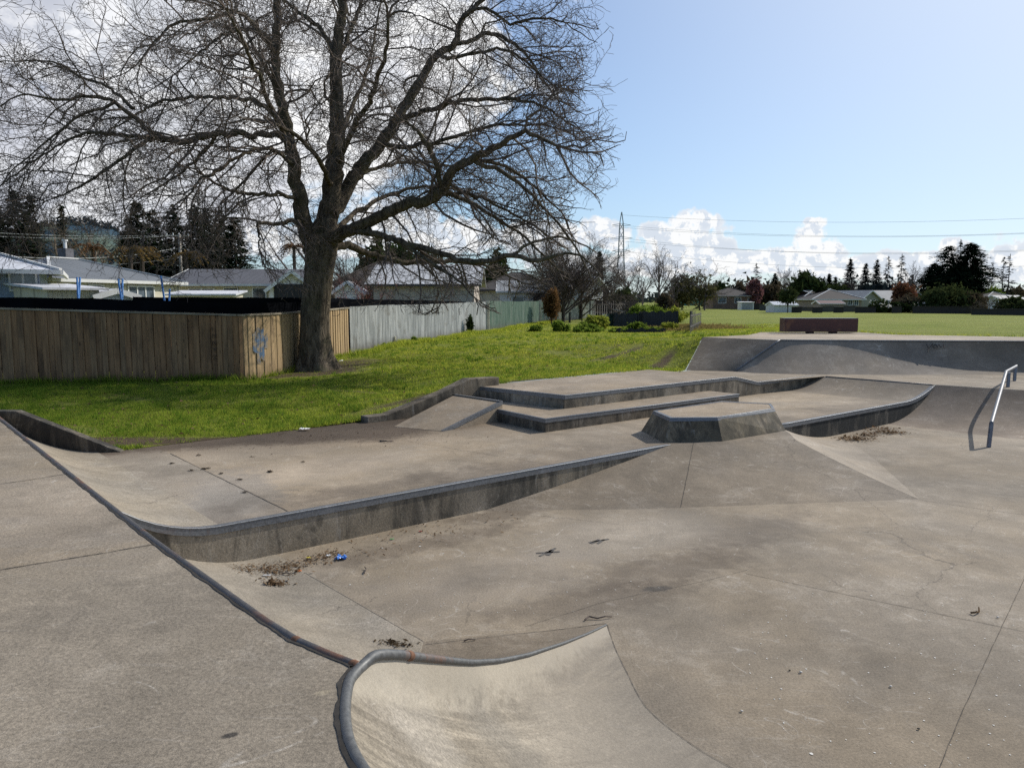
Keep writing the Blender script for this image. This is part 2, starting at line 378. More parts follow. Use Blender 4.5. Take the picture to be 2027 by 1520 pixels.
FU = 2.64                                # foot of the upper transition
def smooth_path(p, n=5):
    o = []
    for i in range(len(p) - 1):
        p0 = p[max(i - 1, 0)]; p1 = p[i]; p2 = p[i + 1]; p3 = p[min(i + 2, len(p) - 1)]
        for k in range(n):
            t = k / n
            o.append(tuple(.5 * ((2 * p1[j]) + (-p0[j] + p2[j]) * t + (2 * p0[j] - 5 * p1[j] + 4 * p2[j] - p3[j]) * t * t + (-p0[j] + 3 * p1[j] - 3 * p2[j] + p3[j]) * t ** 3) for j in range(3)))
    return o + [p[-1]]
B0 = P(1200, 1237, 0)
F2 = [(.77, 5.6), (.80, 5.2), (.86, 4.68), (1.02, 4.32), (1.25, 4.0), (1.55, 3.72), (1.9, 3.5), (2.4, 3.35), (3.2, 3.25), (4.5, 3.2), (6.5, 3.15), (14, 3.1)]
bw = lambda a: 7.47 - .037 * a           # plan line of the long ledge wall
A0, Z1, Z2, Z3, Z4 = 1.54, .4, .68, .86, 1.5

# --- lower floor
mb = MB(); mb.poly([(-9, -3.5, 0), (31, -3.5, 0), (31, 22, 0), (-9, 22, 0)])
fl = mb.build('skatepark_floor', M_floor, kind='structure')
mb = MB()
J = lambda *uv: [P(u, v, 0) for u, v in uv]
wobble_strip(mb, J((1476, 1135), (1700, 1182), (2027, 1250), (2400, 1331)), .007)
wobble_strip(mb, J((2040, 1120), (1960, 1290), (1900, 1420), (1860, 1520)), .006)
wobble_strip(mb, J((605, 1135), (838, 1270)), .007)
wobble_strip(mb, J((842, 1276), (1100, 1247), (1200, 1234)), .008)
wobble_strip(mb, [(F2[i][0], F2[i][1], .002) for i in range(0)] or smooth_path([(B0[0] + .01, B0[1], .0)] + [(x, y, 0.) for x, y in F2], 6), .005)
wobble_strip(mb, J((1480, 1128), (1395, 1150), (1200, 1190), (1040, 1240)), .004)
wobble_strip(mb, J((1822, 990), (1960, 1010), (2200, 1040)), .006)
mb.build('expansion_joints', M_joint, kind='structure')

# --- foreground deck with its quarter pipe
deck = empty('quarter_pipe_deck', (-4, 4, 1), 'wide grey concrete deck in the foreground, edged by a long dark steel pipe', 'skate ramp')
K3 = P(711, 1317, 1); C2 = [K3, (-.69, 3.08, 1), (-.66, 2.87, 1), (-.60, 2.66, 1), (-.51, 2.48, 1), (-.33, 2.2, 1), (-.05, 1.95, 1), (.35, 1.75, 1), (.9, 1.6, 1), (1.8, 1.5, 1), (3.2, 1.45, 1), (6, 1.4, 1), (14, 1.3, 1)]
Kab = [(A0 - .03, 13.05), (A0 - .04, 12.2), (A0 - .07, 7.4), (A0 - .08, 5.33), (A0 - .05, 3.6), (A0 - .03, 3.3), (1.56, 3.05)]
KL = [A(a, b, 1) for a, b in Kab] + [K3]
mb = MB()
out = KL + C2[1:] + [(14, -3.9, 1), (-12.4, -3.9, 1), (-12.4, 10.94, 1)]
mb.solid([(x, y, 1) for x, y, z in out], [(x, y, .2) for x, y, z in out])
mb.build('deck', M_deck, deck)
mb = MB()
mb.grid(ramp_rows([A(A0 - .03, 13.5), A(A0 - .04, 12.2), A(A0 - .07, 7.42)], [A(FU, 13.5), A(FU, 12.2), A(FU, bw(FU))], .985, Z1))
mb.build('upper_transition', M_trans, deck, smooth=True)
mb = MB()
foot = [A(3.17, b) for b in (7.6, 7.0, 6.2, 5.6, 5.05, 4.69)]
tops = [A(A0 - .07, 7.6), A(A0 - .075, 6.2), A(A0 - .08, 5.0), A(A0 - .06, 3.9), A(A0 - .03, 3.35), K3]
rows = ramp_rows(tops, foot, .985, 0.003, 18, .13)
mb.grid(rows); mb.build('lower_transition', M_trans, deck, smooth=True)
mb = MB()
pp = []
for i in range(len(KL) - 1):
    for t in range(6): pp.append(lerp(KL[i], KL[i + 1], t / 6))
pp.append(KL[-1]); pp = [(x, y, .988) for x, y, z in pp]
mb.tube(pp, .025, 12); mb.build('coping_pipe', M_pipe, deck, smooth=True)
mb = MB()
wobble_strip(mb, [A(a - .027, b, 1) for a, b in Kab] + [(K3[0] - .027, K3[1] - .02, 1)], .020, .004, 40)
wobble_strip(mb, [(x - .029 if i < 6 else x, y - (.010 if i < 6 else .029), 1) for i, (x, y, z) in enumerate(C2)], .024, .004, 30)
wobble_strip(mb, [P(303, 1078, 1), P(150, 1104, 1), P(0, 1128, 1), P(-300, 1178, 1)], .012, .004, 60)
wobble_strip(mb, [P(140, 937, 1), P(60, 950, 1), P(-120, 975, 1)], .012, .004, 40)
mb.build('deck_crack', M_gap, deck)

# --- second ramp turning round the hip
hip = empty('hip_ramp', (.3, 4, 0), 'pale curved concrete ramp with a worn pipe sweeping down to the floor, nearest the viewer', 'skate ramp')
RZ = [(0, 1), (.036, .998), (.075, .955), (.157, .83), (.236, .71), (.31, .60), (.42, .465), (.54, .345), (.72, .195), (.875, .08), (1, 0)]
def rz(t):
    for (a, za), (b, zb) in zip(RZ, RZ[1:]):
        if t <= b: return za + (zb - za) * (t - a) / (b - a)
    return 0.
NS = 22
ridge = [(*lerp(K3[:2], B0[:2], (i / NS)), rz(i / NS)) for i in range(NS + 1)]
mb = MB(); rr = ramp_rows(C2[1:], F2, .985, 0, NS)
rr = [ridge, [tuple((np.array(ridge[i]) * .5 + np.array(rr[0][i]) * .5)) for i in range(NS + 1)]] + rr
mb.grid(rr); mb.build('transition', M_hip, hip, smooth=True)
mb = MB(); last = ramp_rows([K3], [A(3.17, 4.69)], .985, 0.003, NS, .13)[0]
fillrows = []
for i in range(NS + 1):
    fillrows.append([(*lerp(last[i][:2], ridge[i][:2], t / 8), (last[i][2] + (ridge[i][2] - last[i][2]) * (t / 8) ** 1.6)) for t in range(9)])
mb.grid(fillrows); mb.build('hip_side', M_bank, hip, smooth=True)
mb = MB()
pth = [(x + .0, y, z + .002) for x, y, z in ridge[::-1][:-2]]
sm = pth + [(-.615, 3.33, .996), (-.655, 3.26, .99), (-.683, 3.17, .988)] + [(x, y, .988) for x, y, z in C2[1:]]
sm = smooth_path(sm, 3)
mb.tube(sm, [.009 + .016 * min(1, max(0, p[2])) ** 1.3 for p in sm], 12); mb.build('coping_pipe', M_pipe2, hip, smooth=True)
for (u, v, z, rr_) in ((703, 1315, .99, .028), (808, 1296, .90, .0255), (585, 1273, .988, .0275)):
    p_ = Vector(P(u, v, z)); mb = MB(); near_ = min(range(len(sm)), key=lambda i: (Vector(sm[i]) - p_).length); nk = min(range(len(pp)), key=lambda i: (Vector(pp[i]) - p_).length)
    src = sm if (Vector(sm[near_]) - p_).length < (Vector(pp[nk]) - p_).length else pp; i_ = near_ if src is sm else nk; i_ = max(1, min(len(src) - 2, i_))
    c_ = Vector(src[i_]); t_ = (Vector(src[i_ + 1]) - Vector(src[i_ - 1])).normalized(); mb.tube([c_ - t_ * .022, c_ - t_ * .008, c_ + t_ * .008, c_ + t_ * .022], [rr_ * .9, rr_, rr_, rr_ * .9], 12); mb.build('weld', M_weld, hip, smooth=True)

# --- middle platform, its long ledge wall and edge
plat = empty('concrete_platform', A(8, 9, Z1), 'long low concrete platform with a steel edged wall across the skatepark', 'platform')
mb = MB(); mb.poly([A(FU, 12.12, Z1), A(FU, bw(FU), Z1), A(17.08, bw(17.08), Z1), A(17.08, 12.12, Z1)])
mb.build('slab', M_plat, plat)
mb = MB(); mb.grid(ramp_rows([A(18.5, 9.9), A(18.45, 9.3), A(18.53, bw(18.53))], [A(17.08, 9.9), A(17.08, 9.3), A(17.08, bw(17.08))], Z2, Z1, 10))
mb.build('far_transition', M_bank, plat, smooth=True)
def ztop(a):
    if a < FU: return arc_z(FU - a, FU - A0 + .07, Z1, .985)
    if a > 17.08: return arc_z(a - 17.08, 18.53 - 17.08, Z1, Z2)
    return Z1
def strip_as(a0, a1, n): return [a0 + (a1 - a0) * i / n for i in range(n + 1)]
avals = strip_as(1.47, 3.4, 12) + strip_as(3.4, 9.6, 20)[1:]
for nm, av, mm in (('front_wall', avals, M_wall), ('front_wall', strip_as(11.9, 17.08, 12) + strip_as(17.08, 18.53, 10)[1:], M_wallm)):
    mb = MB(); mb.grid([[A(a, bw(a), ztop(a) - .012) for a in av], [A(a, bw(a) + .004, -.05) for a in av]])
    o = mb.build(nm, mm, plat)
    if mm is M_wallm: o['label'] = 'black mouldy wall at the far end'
for av in (strip_as(1.50, 3.4, 14) + strip_as(3.4, 9.35, 20)[1:], strip_as(12.2, 17.08, 12) + strip_as(17.08, 18.45, 12)[1:]):
    mb = MB(); w = .075; h = .07
    r1 = [A(a, bw(a) + w, ztop(a) + .004) for a in av]; r2 = [A(a, bw(a) - .008, ztop(a) + .006) for a in av]; r3 = [A(a, bw(a) - .010, ztop(a) - h) for a in av]
    mb.grid([r1, r2, r3]); mb.build('steel_edge', M_steel, plat)
    mb = MB(); mb.tube([(x, y, z - .002) for x, y, z in r2], .0055, 6); mb.build('worn_edge', M_glint, plat, smooth=True)  # thin bright tube added as the highlight along the edge
for pts_, w_ in (([A(3.4, 11.4, Z1), A(3.36, bw(3.3) + .1, Z1)], .012), ([A(6.5, 10.0, Z1), A(7.0, 7.3, Z1)], .006), ([A(14.5, 8.9, Z1), A(14.6, 7.0, Z1)], .010)):
    mb = MB(); wobble_strip(mb, pts_, w_); mb.build('slab_joint', M_joint, plat)

# --- central bank under the pad
bank = empty('central_bank', A(9, 6, 0), 'sloping concrete bank rising from the floor to the six sided pad', 'skate ramp')
n = 16
footp = [A(5.81, bw(5.81) - .01), A(7.2, 6.12), A(8.05, 5.54), A(9.2, 4.78), A(10.46, 3.94)]
topp = [A(9.3, bw(9.3) - .004), A(9.42, 7.10), A(9.9, 6.92), A(10.5, 6.62), A(11.2, 6.11)]
mb = MB()
def curved(t): return .78 * t + .22 * t * t
rows = []
for i in range(len(footp) - 1):
    for s in range(6):
        f = lerp(footp[i], footp[i + 1], s / 6); g = lerp(topp[i], topp[i + 1], s / 6)
        rows.append([(*lerp(f[:2], g[:2], k / n), Z1 * curved(k / n)) for k in range(n + 1)])
f, g = footp[-1], topp[-1]; rows.append([(*lerp(f[:2], g[:2], k / n), Z1 * curved(k / n)) for k in range(n + 1)])
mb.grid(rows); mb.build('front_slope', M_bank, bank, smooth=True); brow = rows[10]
mb = MB(); ridge2 = rows[-1]
wallb = [(*A(12.2 + 2.0 * k / n, bw(12.2 + 2 * k / n) - .004)[:2], Z1 * (1 - k / n) ** 2.0) for k in range(n + 1)][::-1]
footr = [A(10.46, 3.94), A(11.6, 4.75), A(12.6, 5.48), A(13.24, 5.99), A(13.8, 6.5), A(14.2, bw(14.2) - .004)]
tr = [A(11.2, 6.11, Z1), A(11.45, 6.3, Z1), A(11.7, 6.5, Z1), A(11.9, 6.7, Z1), A(12.05, 6.85, Z1), A(12.2, bw(12.2) - .004, Z1)]
rows = []
for j, (f, g) in enumerate(zip(footr, tr)):
    e = 1 + 1.0 * (j / 5)
    rows.append([(*lerp(f[:2], g[:2], k / n), Z1 * (curved(k / n) if j == 0 else (k / n) ** (1.12 + .9 * j / 5))) for k in range(n + 1)])
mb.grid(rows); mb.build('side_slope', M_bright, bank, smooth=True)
mb = MB(); mb.poly([(x, y, Z1 - .001) for x, y, z in [A(9.3, bw(9.3) - .002), A(9.42, 7.10), A(9.9, 6.92), A(10.5, 6.62), A(11.2, 6.11), A(11.7, 6.5), A(12.2, bw(12.2) - .002)]])
mb.build('top_strip', M_bank, bank)
mb = MB()
jl = [(*lerp(A(9.75, 6.95), A(8.0, 5.6), k / 10)[:2], 0) for k in range(11)]
wobble_strip(mb, brow, .009, .004, 6)
mb.build('bank_joint', M_joint, bank)

# --- six-sided pad
pad = empty('hexagonal_pad', A(11, 7.4, Z1), 'low six sided concrete pad with sloping sides and a steel rim', 'skate block')
top = [A(10.05, 8.01, .75), A(9.64, 7.35, .75), A(10.24, 6.90, .75), A(11.83, 6.86, .75), A(12.30, 7.20, .75), A(11.95, 7.96, .75)]
bot = [A(10.0, 8.25, .36), A(9.38, 7.28, .36), A(10.20, 6.76, .36), A(11.86, 6.62, .36), A(12.5, 7.2, .36), A(12.05, 8.2, .36)]
mb = MB(); mb.solid(top, bot); mb.build('block', M_hex, pad, bevel=.006)
cx = sum(p[0] for p in top) / 6; cy = sum(p[1] for p in top) / 6
mb = MB(); mb.poly([(cx + (x - cx) * .985, cy + (y - cy) * .985, .755) for x, y, z in top]); mb.build('top', M_step, pad)
mb = MB()
for i in range(6):
    p, q = top[i], top[(i + 1) % 6]; b1, b2 = bot[i], bot[(i + 1) % 6]
    ins = lambda r: (cx + (r[0] - cx) * .955, cy + (r[1] - cy) * .93, .759)
    dn = lambda r, s: (*(np.array(lerp(r, s, .11))[:2] + (np.array(r[:2]) - (cx, cy)) * .006), r[2] + (s[2] - r[2]) * .11)
    o_ = lambda r: (cx + (r[0] - cx) * 1.006, cy + (r[1] - cy) * 1.006, .758)
    mb.grid([[ins(p), ins(q)], [o_(p), o_(q)], [dn(p, b1), dn(q, b2)]])
mb.build('steel_rim', M_steel, pad)
mb = MB(); rp = [(cx + (x - cx) * 1.004, cy + (y - cy) * 1.004, .757) for x, y, z in top]; mb.tube(rp + rp[:1], .005, 6); mb.build('worn_edge', M_glint, pad, smooth=True)

# --- two-step ledge
steps = empty('stepped_ledge', A(12, 10.5, Z1), 'raised two step concrete ledge with steel edges beside the grass', 'ledge')
wl = lambda a: 9.83 - .022 * (a - 9.8) - .014 * max(0, a - 15)
zl = lambda a: Z3 if a < 15.05 else (Z2 if a > 15.95 else Z3 + (Z2 - Z3) * (a - 15.05) / .9)
mb = MB()
t_ = [A(9.50, 12.1), A(9.78, wl(9.8)), A(15.05, wl(15.05)), A(15.05, 12.14)]
mb.solid([(x, y, Z3) for x, y, z in t_], [(x, y, .3) for x, y, z in t_]); mb.build('upper_block', M_step, steps)
mb = MB()
t_ = [(15.05, 12.14), (15.05, wl(15.05)), (15.95, wl(15.95)), (15.95, 12.14)]
mb.solid([A(a, b, zl(a)) for a, b in t_], [A(a, b, .3) for a, b in t_]); mb.build('sloped_block', M_step, steps)
mb = MB()
for seg in ([(9.50, 11.95), (9.78, wl(9.8))],):
    (a1, b1), (a2, b2) = seg
    mb.grid([[A(a1 + .06, b1, Z3 + .004), A(a2 + .06, b2 + .06, Z3 + .004)], [A(a1 - .006, b1, Z3 + .006), A(a2 - .006, b2 - .006, Z3 + .006)], [A(a1 - .007, b1, Z3 - .065), A(a2 - .007, b2 - .007, Z3 - .065)]])
av = [9.78, 12, 15.05, 15.95, 17, 18.45]
zc2 = lambda a: zl(a)
mb.grid([[A(a, wl(a) + .06, zc2(a) + .004) for a in av], [A(a, wl(a) - .007, zc2(a) + .006) for a in av], [A(a, wl(a) - .008, zc2(a) - .065) for a in av]])
mb.build('steel_edge', M_steel, steps)
mb = MB(); mb.tube([A(9.494, 11.95, Z3 + .004), A(9.772, wl(9.8) - .006, Z3 + .004)] + [A(a, wl(a) - .006, zc2(a) + .004) for a in av], .0055, 6); mb.build('worn_edge', M_glint, steps, smooth=True)
mb = MB(); mb.grid([[A(9.776, wl(9.8) - .003, Z3 - .01), A(15.05, wl(15.05) - .003, Z3 - .01), A(15.95, wl(15.95) - .003, Z2 - .01), A(18.45, wl(18.45) - .003, Z2 - .01)], [A(a, wl(a) - .001, .38) for a in (9.776, 15.05, 15.95, 18.45)]])
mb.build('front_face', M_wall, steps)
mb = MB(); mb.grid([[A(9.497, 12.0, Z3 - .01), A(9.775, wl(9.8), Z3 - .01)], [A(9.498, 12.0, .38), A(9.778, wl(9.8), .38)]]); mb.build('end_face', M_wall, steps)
tr_ = [A(8.82, 11.7), A(8.80, 10.58), A(8.67, 9.16), A(14.08, 8.98), A(14.08, 9.9), A(9.9, 9.95), A(9.6, 11.9)]
mb = MB(); mb.solid([(x, y, .62) for x, y, z in tr_], [(x, y, .36) for x, y, z in tr_]); mb.build('lower_block', M_step, steps)
mb = MB()
pl = [(8.80, 10.62), (8.67, 9.16), (14.08, 8.98)]
inn = [(8.86, 10.62), (8.73, 9.22), (14.08, 9.04)]
ou = [(8.794, 10.62), (8.663, 9.153), (14.08, 8.973)]
mb.grid([[A(a, b, .624) for a, b in inn], [A(a, b, .626) for a, b in ou], [A(a - .001, b - .001, .56) for a, b in ou]]); mb.build('steel_edge', M_steel, steps)
mb = MB(); mb.tube([A(a, b, .624) for a, b in ou], .0055, 6); mb.build('worn_edge', M_glint, steps, smooth=True)
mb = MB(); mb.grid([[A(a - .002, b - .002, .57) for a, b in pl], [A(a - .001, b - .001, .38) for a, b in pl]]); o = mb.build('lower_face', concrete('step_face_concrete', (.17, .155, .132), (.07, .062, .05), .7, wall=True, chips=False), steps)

# --- kicker ramp
kick = empty('kicker_ramp', A(8, 11, Z1), 'small sloping concrete kicker with a steel side edge, leading up to the stepped ledge', 'skate ramp')
kt = [A(7.08, 11.3, .405), A(7.44, 10.36, .405), A(8.93, 10.57, .76), A(8.89, 11.93, .76)]
mb = MB(); mb.solid(kt, [(x, y, .3) for x, y, z in kt]); mb.build('block', M_step, kick)
mb = MB()
e1 = [kt[1], kt[2]]; sh = lambda p, da, db, dz: tuple(np.array(p) + np.array(A(da, db, dz)))
mb.grid([[sh(p, 0, .07, .005) for p in e1], [sh(p, 0, -.007, .006) for p in e1], [sh(p, 0, -.008, -.06) for p in e1]])
mb.grid([[sh(kt[2], -.07, 0, .006), sh(kt[3], -.07, 0, .006)], [sh(kt[2], .006, 0, .007), sh(kt[3], .006, 0, .007)], [sh(kt[2], .007, 0, -.06), sh(kt[3], .007, 0, -.06)]])
mb.build('steel_edge', M_steel, kick)

# --- low wall with a sloped top along the grass
def onb(u, v, b0):                  # sight line meets the upright plane b = b0
    x, y, d = ray(u, v); t = b0 / (-x * ST + y * CT)
    return AB(t * x, t * y)[0], ZC + t * d
prof = [onb(u, v, 11.93) for u, v in ((727, 825), (768, 820.5), (878, 776), (930, 750), (988, 746.5))]
mb = MB()
for i in range(len(prof) - 1):
    (a1, z1), (a2, z2) = prof[i], prof[i + 1]
    mb.solid([A(a1, 11.93, z1), A(a2, 11.93, z2), A(a2, 12.17, z2), A(a1, 12.17, z1)], [A(a1, 11.93, .25), A(a2, 11.93, .25), A(a2, 12.17, .25), A(a1, 12.17, .25)])
import bmesh
o = mb.build('kerb_wall', concrete('kerb_wall_concrete', (.19, .172, .145), (.075, .065, .05), .7, wall=True, chips=False), label='low weathered concrete wall with a sloping top, between the kicker and the grass', cat='wall')
def weld(o, d=.002):
    b = bmesh.new(); b.from_mesh(o.data); bmesh.ops.remove_doubles(b, verts=b.verts, dist=d)
    kill = {}
    for f in b.faces: kill.setdefault(tuple(sorted(v.index for v in f.verts)), []).append(f)
    bmesh.ops.delete(b, geom=[f for l in kill.values() if len(l) > 1 for f in l], context='FACES')
    bmesh.ops.recalc_face_normals(b, faces=b.faces); b.to_mesh(o.data); b.free()
weld(o)
bv = o.modifiers.new('Bevel', 'BEVEL'); bv.width = .012; bv.segments = 2; bv.limit_method = 'ANGLE'

# --- wing wall at the far left end of the deck
T0, T1, T2 = (-10.5, 10.95, 1.02), (-7.13, 10.93, 1.0), (-5.66, 10.94, .405)
mb = MB(); fr = [T0, T1, T2, (-5.66, 10.94, .2), (-10.5, 10.95, .2)]
bk = [(x - .02, y + .17, z) for x, y, z in fr]; mb.solid(fr, bk)
o = mb.build('wing_wall', M_wing, label='dark stained wedge of concrete wall at the left end of the deck', cat='wall', bevel=.012)

# --- far deck, right-hand bank, back quarter pipe
far = empty('far_deck', A(20, 8, Z2), 'flat upper concrete deck beyond the platform with a bank falling to the right', 'platform')
mb = MB(); mb.poly([A(15.95, 12.5, Z2 - .002), A(15.95, wl(15.95) - .001, Z2 - .002), A(18.45, 9.33, Z2 - .002), A(18.53, bw(18.53), Z2 - .002), A(18.84, 5.14, Z2 - .002), A(19.9, -1, Z2 - .002), A(21, -8, Z2 - .002), A(29, -10, Z2 - .002), A(29, 5, Z2 - .002), A(20, 12.5, Z2 - .002)])
mb.build('slab', M_floor, far)
mb = MB(); tp = [A(18.53, bw(18.53) - .004), A(18.67, 6.0), A(18.84, 5.14), A(19.2, 3), A(19.9, -1), A(21, -8)]; fp = [A(16.33, bw(16.3) - .004), A(16.36, 5.9), A(16.4, 5), A(16.55, 3), A(17, -1), A(18, -8)]
mb.grid(ramp_rows(tp, fp, Z2 - .003, 0, 16)); mb.build('bank', concrete('right_bank_concrete', (.20, .172, .15), (.12, .10, .085), .5, fine=.8), far, smooth=True)
mb = MB(); mb.tube([A(18.44, 9.31, Z2 - .012), A(18.52, bw(18.5) + .05, Z2 - .012)], .022, 8); mb.build('coping_pipe', M_pipe, far, smooth=True)
bk4 = empty('back_quarter_pipe', (10, 20.5, Z2), 'high shadowed concrete quarter pipe at the back of the park, scrawled with a tag', 'skate ramp')
lip = [(7.25, 20.8), (7.7, 20.77), (8.2, 20.73), (8.8, 20.68), (9.5, 20.62), (10.6, 20.53), (12.0, 20.42), (13.51, 20.3), (25, 19.4), (31, 18.9)]
ft = [(5.96, 20.47), (6.3, 20.0), (7.1, 19.74), (8.0, 19.62), (8.9, 19.57), (10.2, 19.56), (11.7, 19.55), (13.3, 19.46), (25, 18.56), (31, 18.06)]
linw = [1, .95, .88, .78, .62, .40, .15, 0, 0, 0]
rw = ramp_rows(lip, ft, Z4 - .004, Z2, 16)
rw = [[(x, y, z * (1 - l) + l * (Z4 - .004 + (Z2 - Z4) * i / 16)) for i, (x, y, z) in enumerate(r)] for r, l in zip(rw, linw)]
rw2 = []
for r, s in zip(rw, rw[1:]):
    for kk in range(4): rw2.append([lerp(p_, q_, kk / 4) for p_, q_ in zip(r, s)])
rw2.append(rw[-1])
mb = MB(); mb.grid(rw2); mb.build('transition', M_back, bk4, smooth=True)
mb = MB(); dk = [(5.53, 22.29)] + lip + [(31, 20.6), (25, 21.3), (14.95, 22.47), (11.9, 23.9), (11.6, 25.7), (8.3, 25.7), (7.3, 23.75)]
mb.poly([(x, y, Z4) for x, y in dk]); mb.build('deck', concrete('back_deck_concrete', (.36, .325, .28), (.2, .175, .14), .4, fine=.7), bk4)
mb = MB(); mb.grid([[lerp(lerp((4.72, 20.77, Z2), (5.96, 20.47, Z2), i / 12), lerp((5.53, 22.29, Z4 - .002), (7.25, 20.8, Z4 - .002), i / 12), j / 12) for i in range(13)] for j in range(13)]); mb.build('side_bank', M_backbank, bk4, smooth=True)
mb = MB()
hl = [(*lerp((5.96, 20.47), (7.25, 20.8), k / 10), arc_z(math.dist((5.96, 20.47), (7.25, 20.8)) * k / 10, math.dist((5.96, 20.47), (7.25, 20.8)), Z2, Z4) * 0 + 1 * (Z2 + (Z4 - Z2) * k / 10)) for k in range(11)]
mb.tube([(x - .01, y - .02, z + .004) for x, y, z in hl], .022, 8)
mb.tube([(x, y - .01, Z4 - .008) for x, y in lip], .022, 8); mb.build('coping_pipe', M_steel, bk4, smooth=True)
mb = MB(); hp = [(*lerp((5.96, 20.47), (7.25, 20.8), k / 10), Z2 + (Z4 - Z2) * k / 10) for k in range(11)]
mb.grid([[(x, y, z + .01) for x, y, z in hl], [(p[0], p[1], arc_z(math.dist((5.96, 20.47), (7.25, 20.8)) * k / 10, math.dist((5.96, 20.47), (7.25, 20.8)), Z2, Z4) * .3 + .7 * p[2] - .05) for k, p in enumerate(hp)]]); mb.build('hip_cheek', M_wall, bk4)
# scrawled tag on the back wall
def on_back(u, v):                  # find the point of the curved face on a sight line
    x, y, d = ray(u, v); best = None
    for k in range(400):
        Y = 18.5 + 2.4 * k / 400; t = Y / y; X = t * x; Zz = ZC + t * d
        yl = 20.3 - (X - 13.51) * .0785; yf = 18.7 - (X - 13.3) * .0772; run = yl - yf
        s = Y - yf
        if s > 0 and Zz < arc_z(min(s, run), run, Z2, Z4) + .004: return (X, Y - .012, Zz + .006)
    return (X, 20.2, Zz)
mb = MB()
for st in ([(1833, 682), (1838, 690), (1846, 681)], [(1838, 690), (1836, 698)], [(1846, 686), (1850, 690), (1855, 686), (1851, 682), (1846, 686)], [(1856, 690), (1858, 682), (1862, 688), (1867, 682), (1869, 690)]):
    mb.tube([on_back(u, v) for u, v in st], .012, 4)
mb.build('graffiti_scrawl', plain('spray_black', (.012, .012, .016), .8), bk4)

# --- rusty box on the back deck
bxr = empty('steel_box_ledge', (9.96, 25, Z4), 'long dark red steel box standing on the back deck', 'grind box')
mb = MB(); mb.box(8.78, 11.14, 24.8, 25.3, Z4 + .045, Z4 + .475); mb.build('box', M_rust, bxr, bevel=.008)
mb = MB(); mb.box(8.775, 11.145, 24.795, 25.305, Z4 + .476, Z4 + .487); mb.build('lid', steel('box_lid_steel', (.16, .17, .18), .2), bxr)
for x in (9.60, 10.35):
    mb = MB(); mb.box(x, x + .16, 24.88, 25.2, Z4, Z4 + .045); mb.build('foot', M_rust, bxr)

# --- grind rail
rl = empty('grind_rail', A(18, 5.2, 0), 'bright galvanised steel grind rail running down the right hand bank', 'rail')
g0 = P(1957, 885, 0); g1 = (g0[0] + .02, g0[1], .43); q1 = P(1995, 766, Z2); q2 = P(2008, 754, Z2)
q1t = (q1[0] - .06, q1[1], 1.02); q2t = (q2[0] + .02, q2[1], 1.03)
mb = MB(); mb.tube(smooth_path([g1, lerp(g1, q1t, .05), lerp(g1, q1t, .5), lerp(g1, q1t, .95), q1t, lerp(q1t, q2t, .1), lerp(q1t, q2t, .9), q2t, (q2t[0] + .01, q2t[1] + .01, q2t[2] - .1)], 5), .032, 12)
mb.build('top_rail', M_rail, rl, smooth=True)
for p, q in ((g0, g1), (q1, (q1[0], q1[1], 1.0)), (q2, (q2[0], q2[1], 1.0))):
    mb = MB(); mb.bar(p, q, .055, .055); mb.build('post', steel('rail_post_steel', (.16, .19, .25), .1, .4, .8), rl, bevel=.005)
# ================================================================ GROUND
outline = [(-12.5, -4, .96), (14, -4, .96), (31, -4, .02), (31, 17.0, .66), (31, 20.6, 1.49), (25, 21.32, 1.49), (14.95, 22.5, 1.49), (11.92, 23.95, 1.49), (11.62, 25.72, 1.49), (8.28, 25.72, 1.49), (7.28, 23.78, 1.49),
           (6.4, 23.03, 1.49), (5.52, 22.31, 1.49), (5.1, 21.5, 1.07), (4.70, 20.78, .68), A(16.9, 12.5, .70), A(15.95, 12.14, .74), A(15.05, 12.14, .86), A(13.4, 12.14, .87), A(11.74, 12.14, .87), A(10.4, 12.16, .86), A(10.15, 12.17, .82), A(9, 12.17, .70), A(8, 12.17, .56), A(6.9, 12.17, .42), A(5.5, 12.12, .405), A(4.2, 12.12, .405), A(2.95, 12.12, .405), (-5.70, 11.11, .40), (-7.2, 11.12, .44), (-10.5, 11.12, .5), (-12.5, 11.1, .5)]
poly_xy = [(p[0], p[1]) for p in outline]
ctrl = np.array([(p[0], p[1], p[2]) for p in outline] +
    [(-13.35, 19.93, .40), (-10, 20.4, .40), (-7.4, 20.81, .40), (-6.3, 22.6, .45), (-6.15, 29.1, .54), (-3.8, 38, .60), (-1.35, 47.5, .62), (3, 68, .58), (-9, 15, .40), (-6, 15, .42), (-3, 17, .52), (0, 19, .72), (-2, 24, .56), (2, 24, .72), (0, 32, .64), (4, 34, .66),
     (-16, 12, .45), (-20, 5, .5), (3.3, 21.5, .74), (4.0, 23.5, .95), (5.0, 25.0, 1.22), (6.5, 26.5, 1.35), (9.8, 27.5, 1.35), (13, 26, 1.38), (17, 24, 1.38), (23, 23, 1.35), (30, 22.5, 1.3), (8, 30, 1.05), (14, 30, 1.02), (22, 27, 1.0), (10, 38, .72), (20, 36, .68), (32, 32, .7), (12, 55, .5), (30, 50, .5), (5, 48, .6), (50, 25, .5), (50, 0, .3), (-14, 0, .8), (0, -8, .9), (20, -8, .5),
     (40, 80, .4), (0, 100, .45), (25, 115, .38), (80, 100, .35), (60, 160, .3), (-20, 60, .5), (-40, 40, .45), (-60, 100, .4), (0, 200, .3), (-200, 200, .3), (200, 200, .3), (0, 600, .2), (600, 0, .2), (-600, 0, .2)])
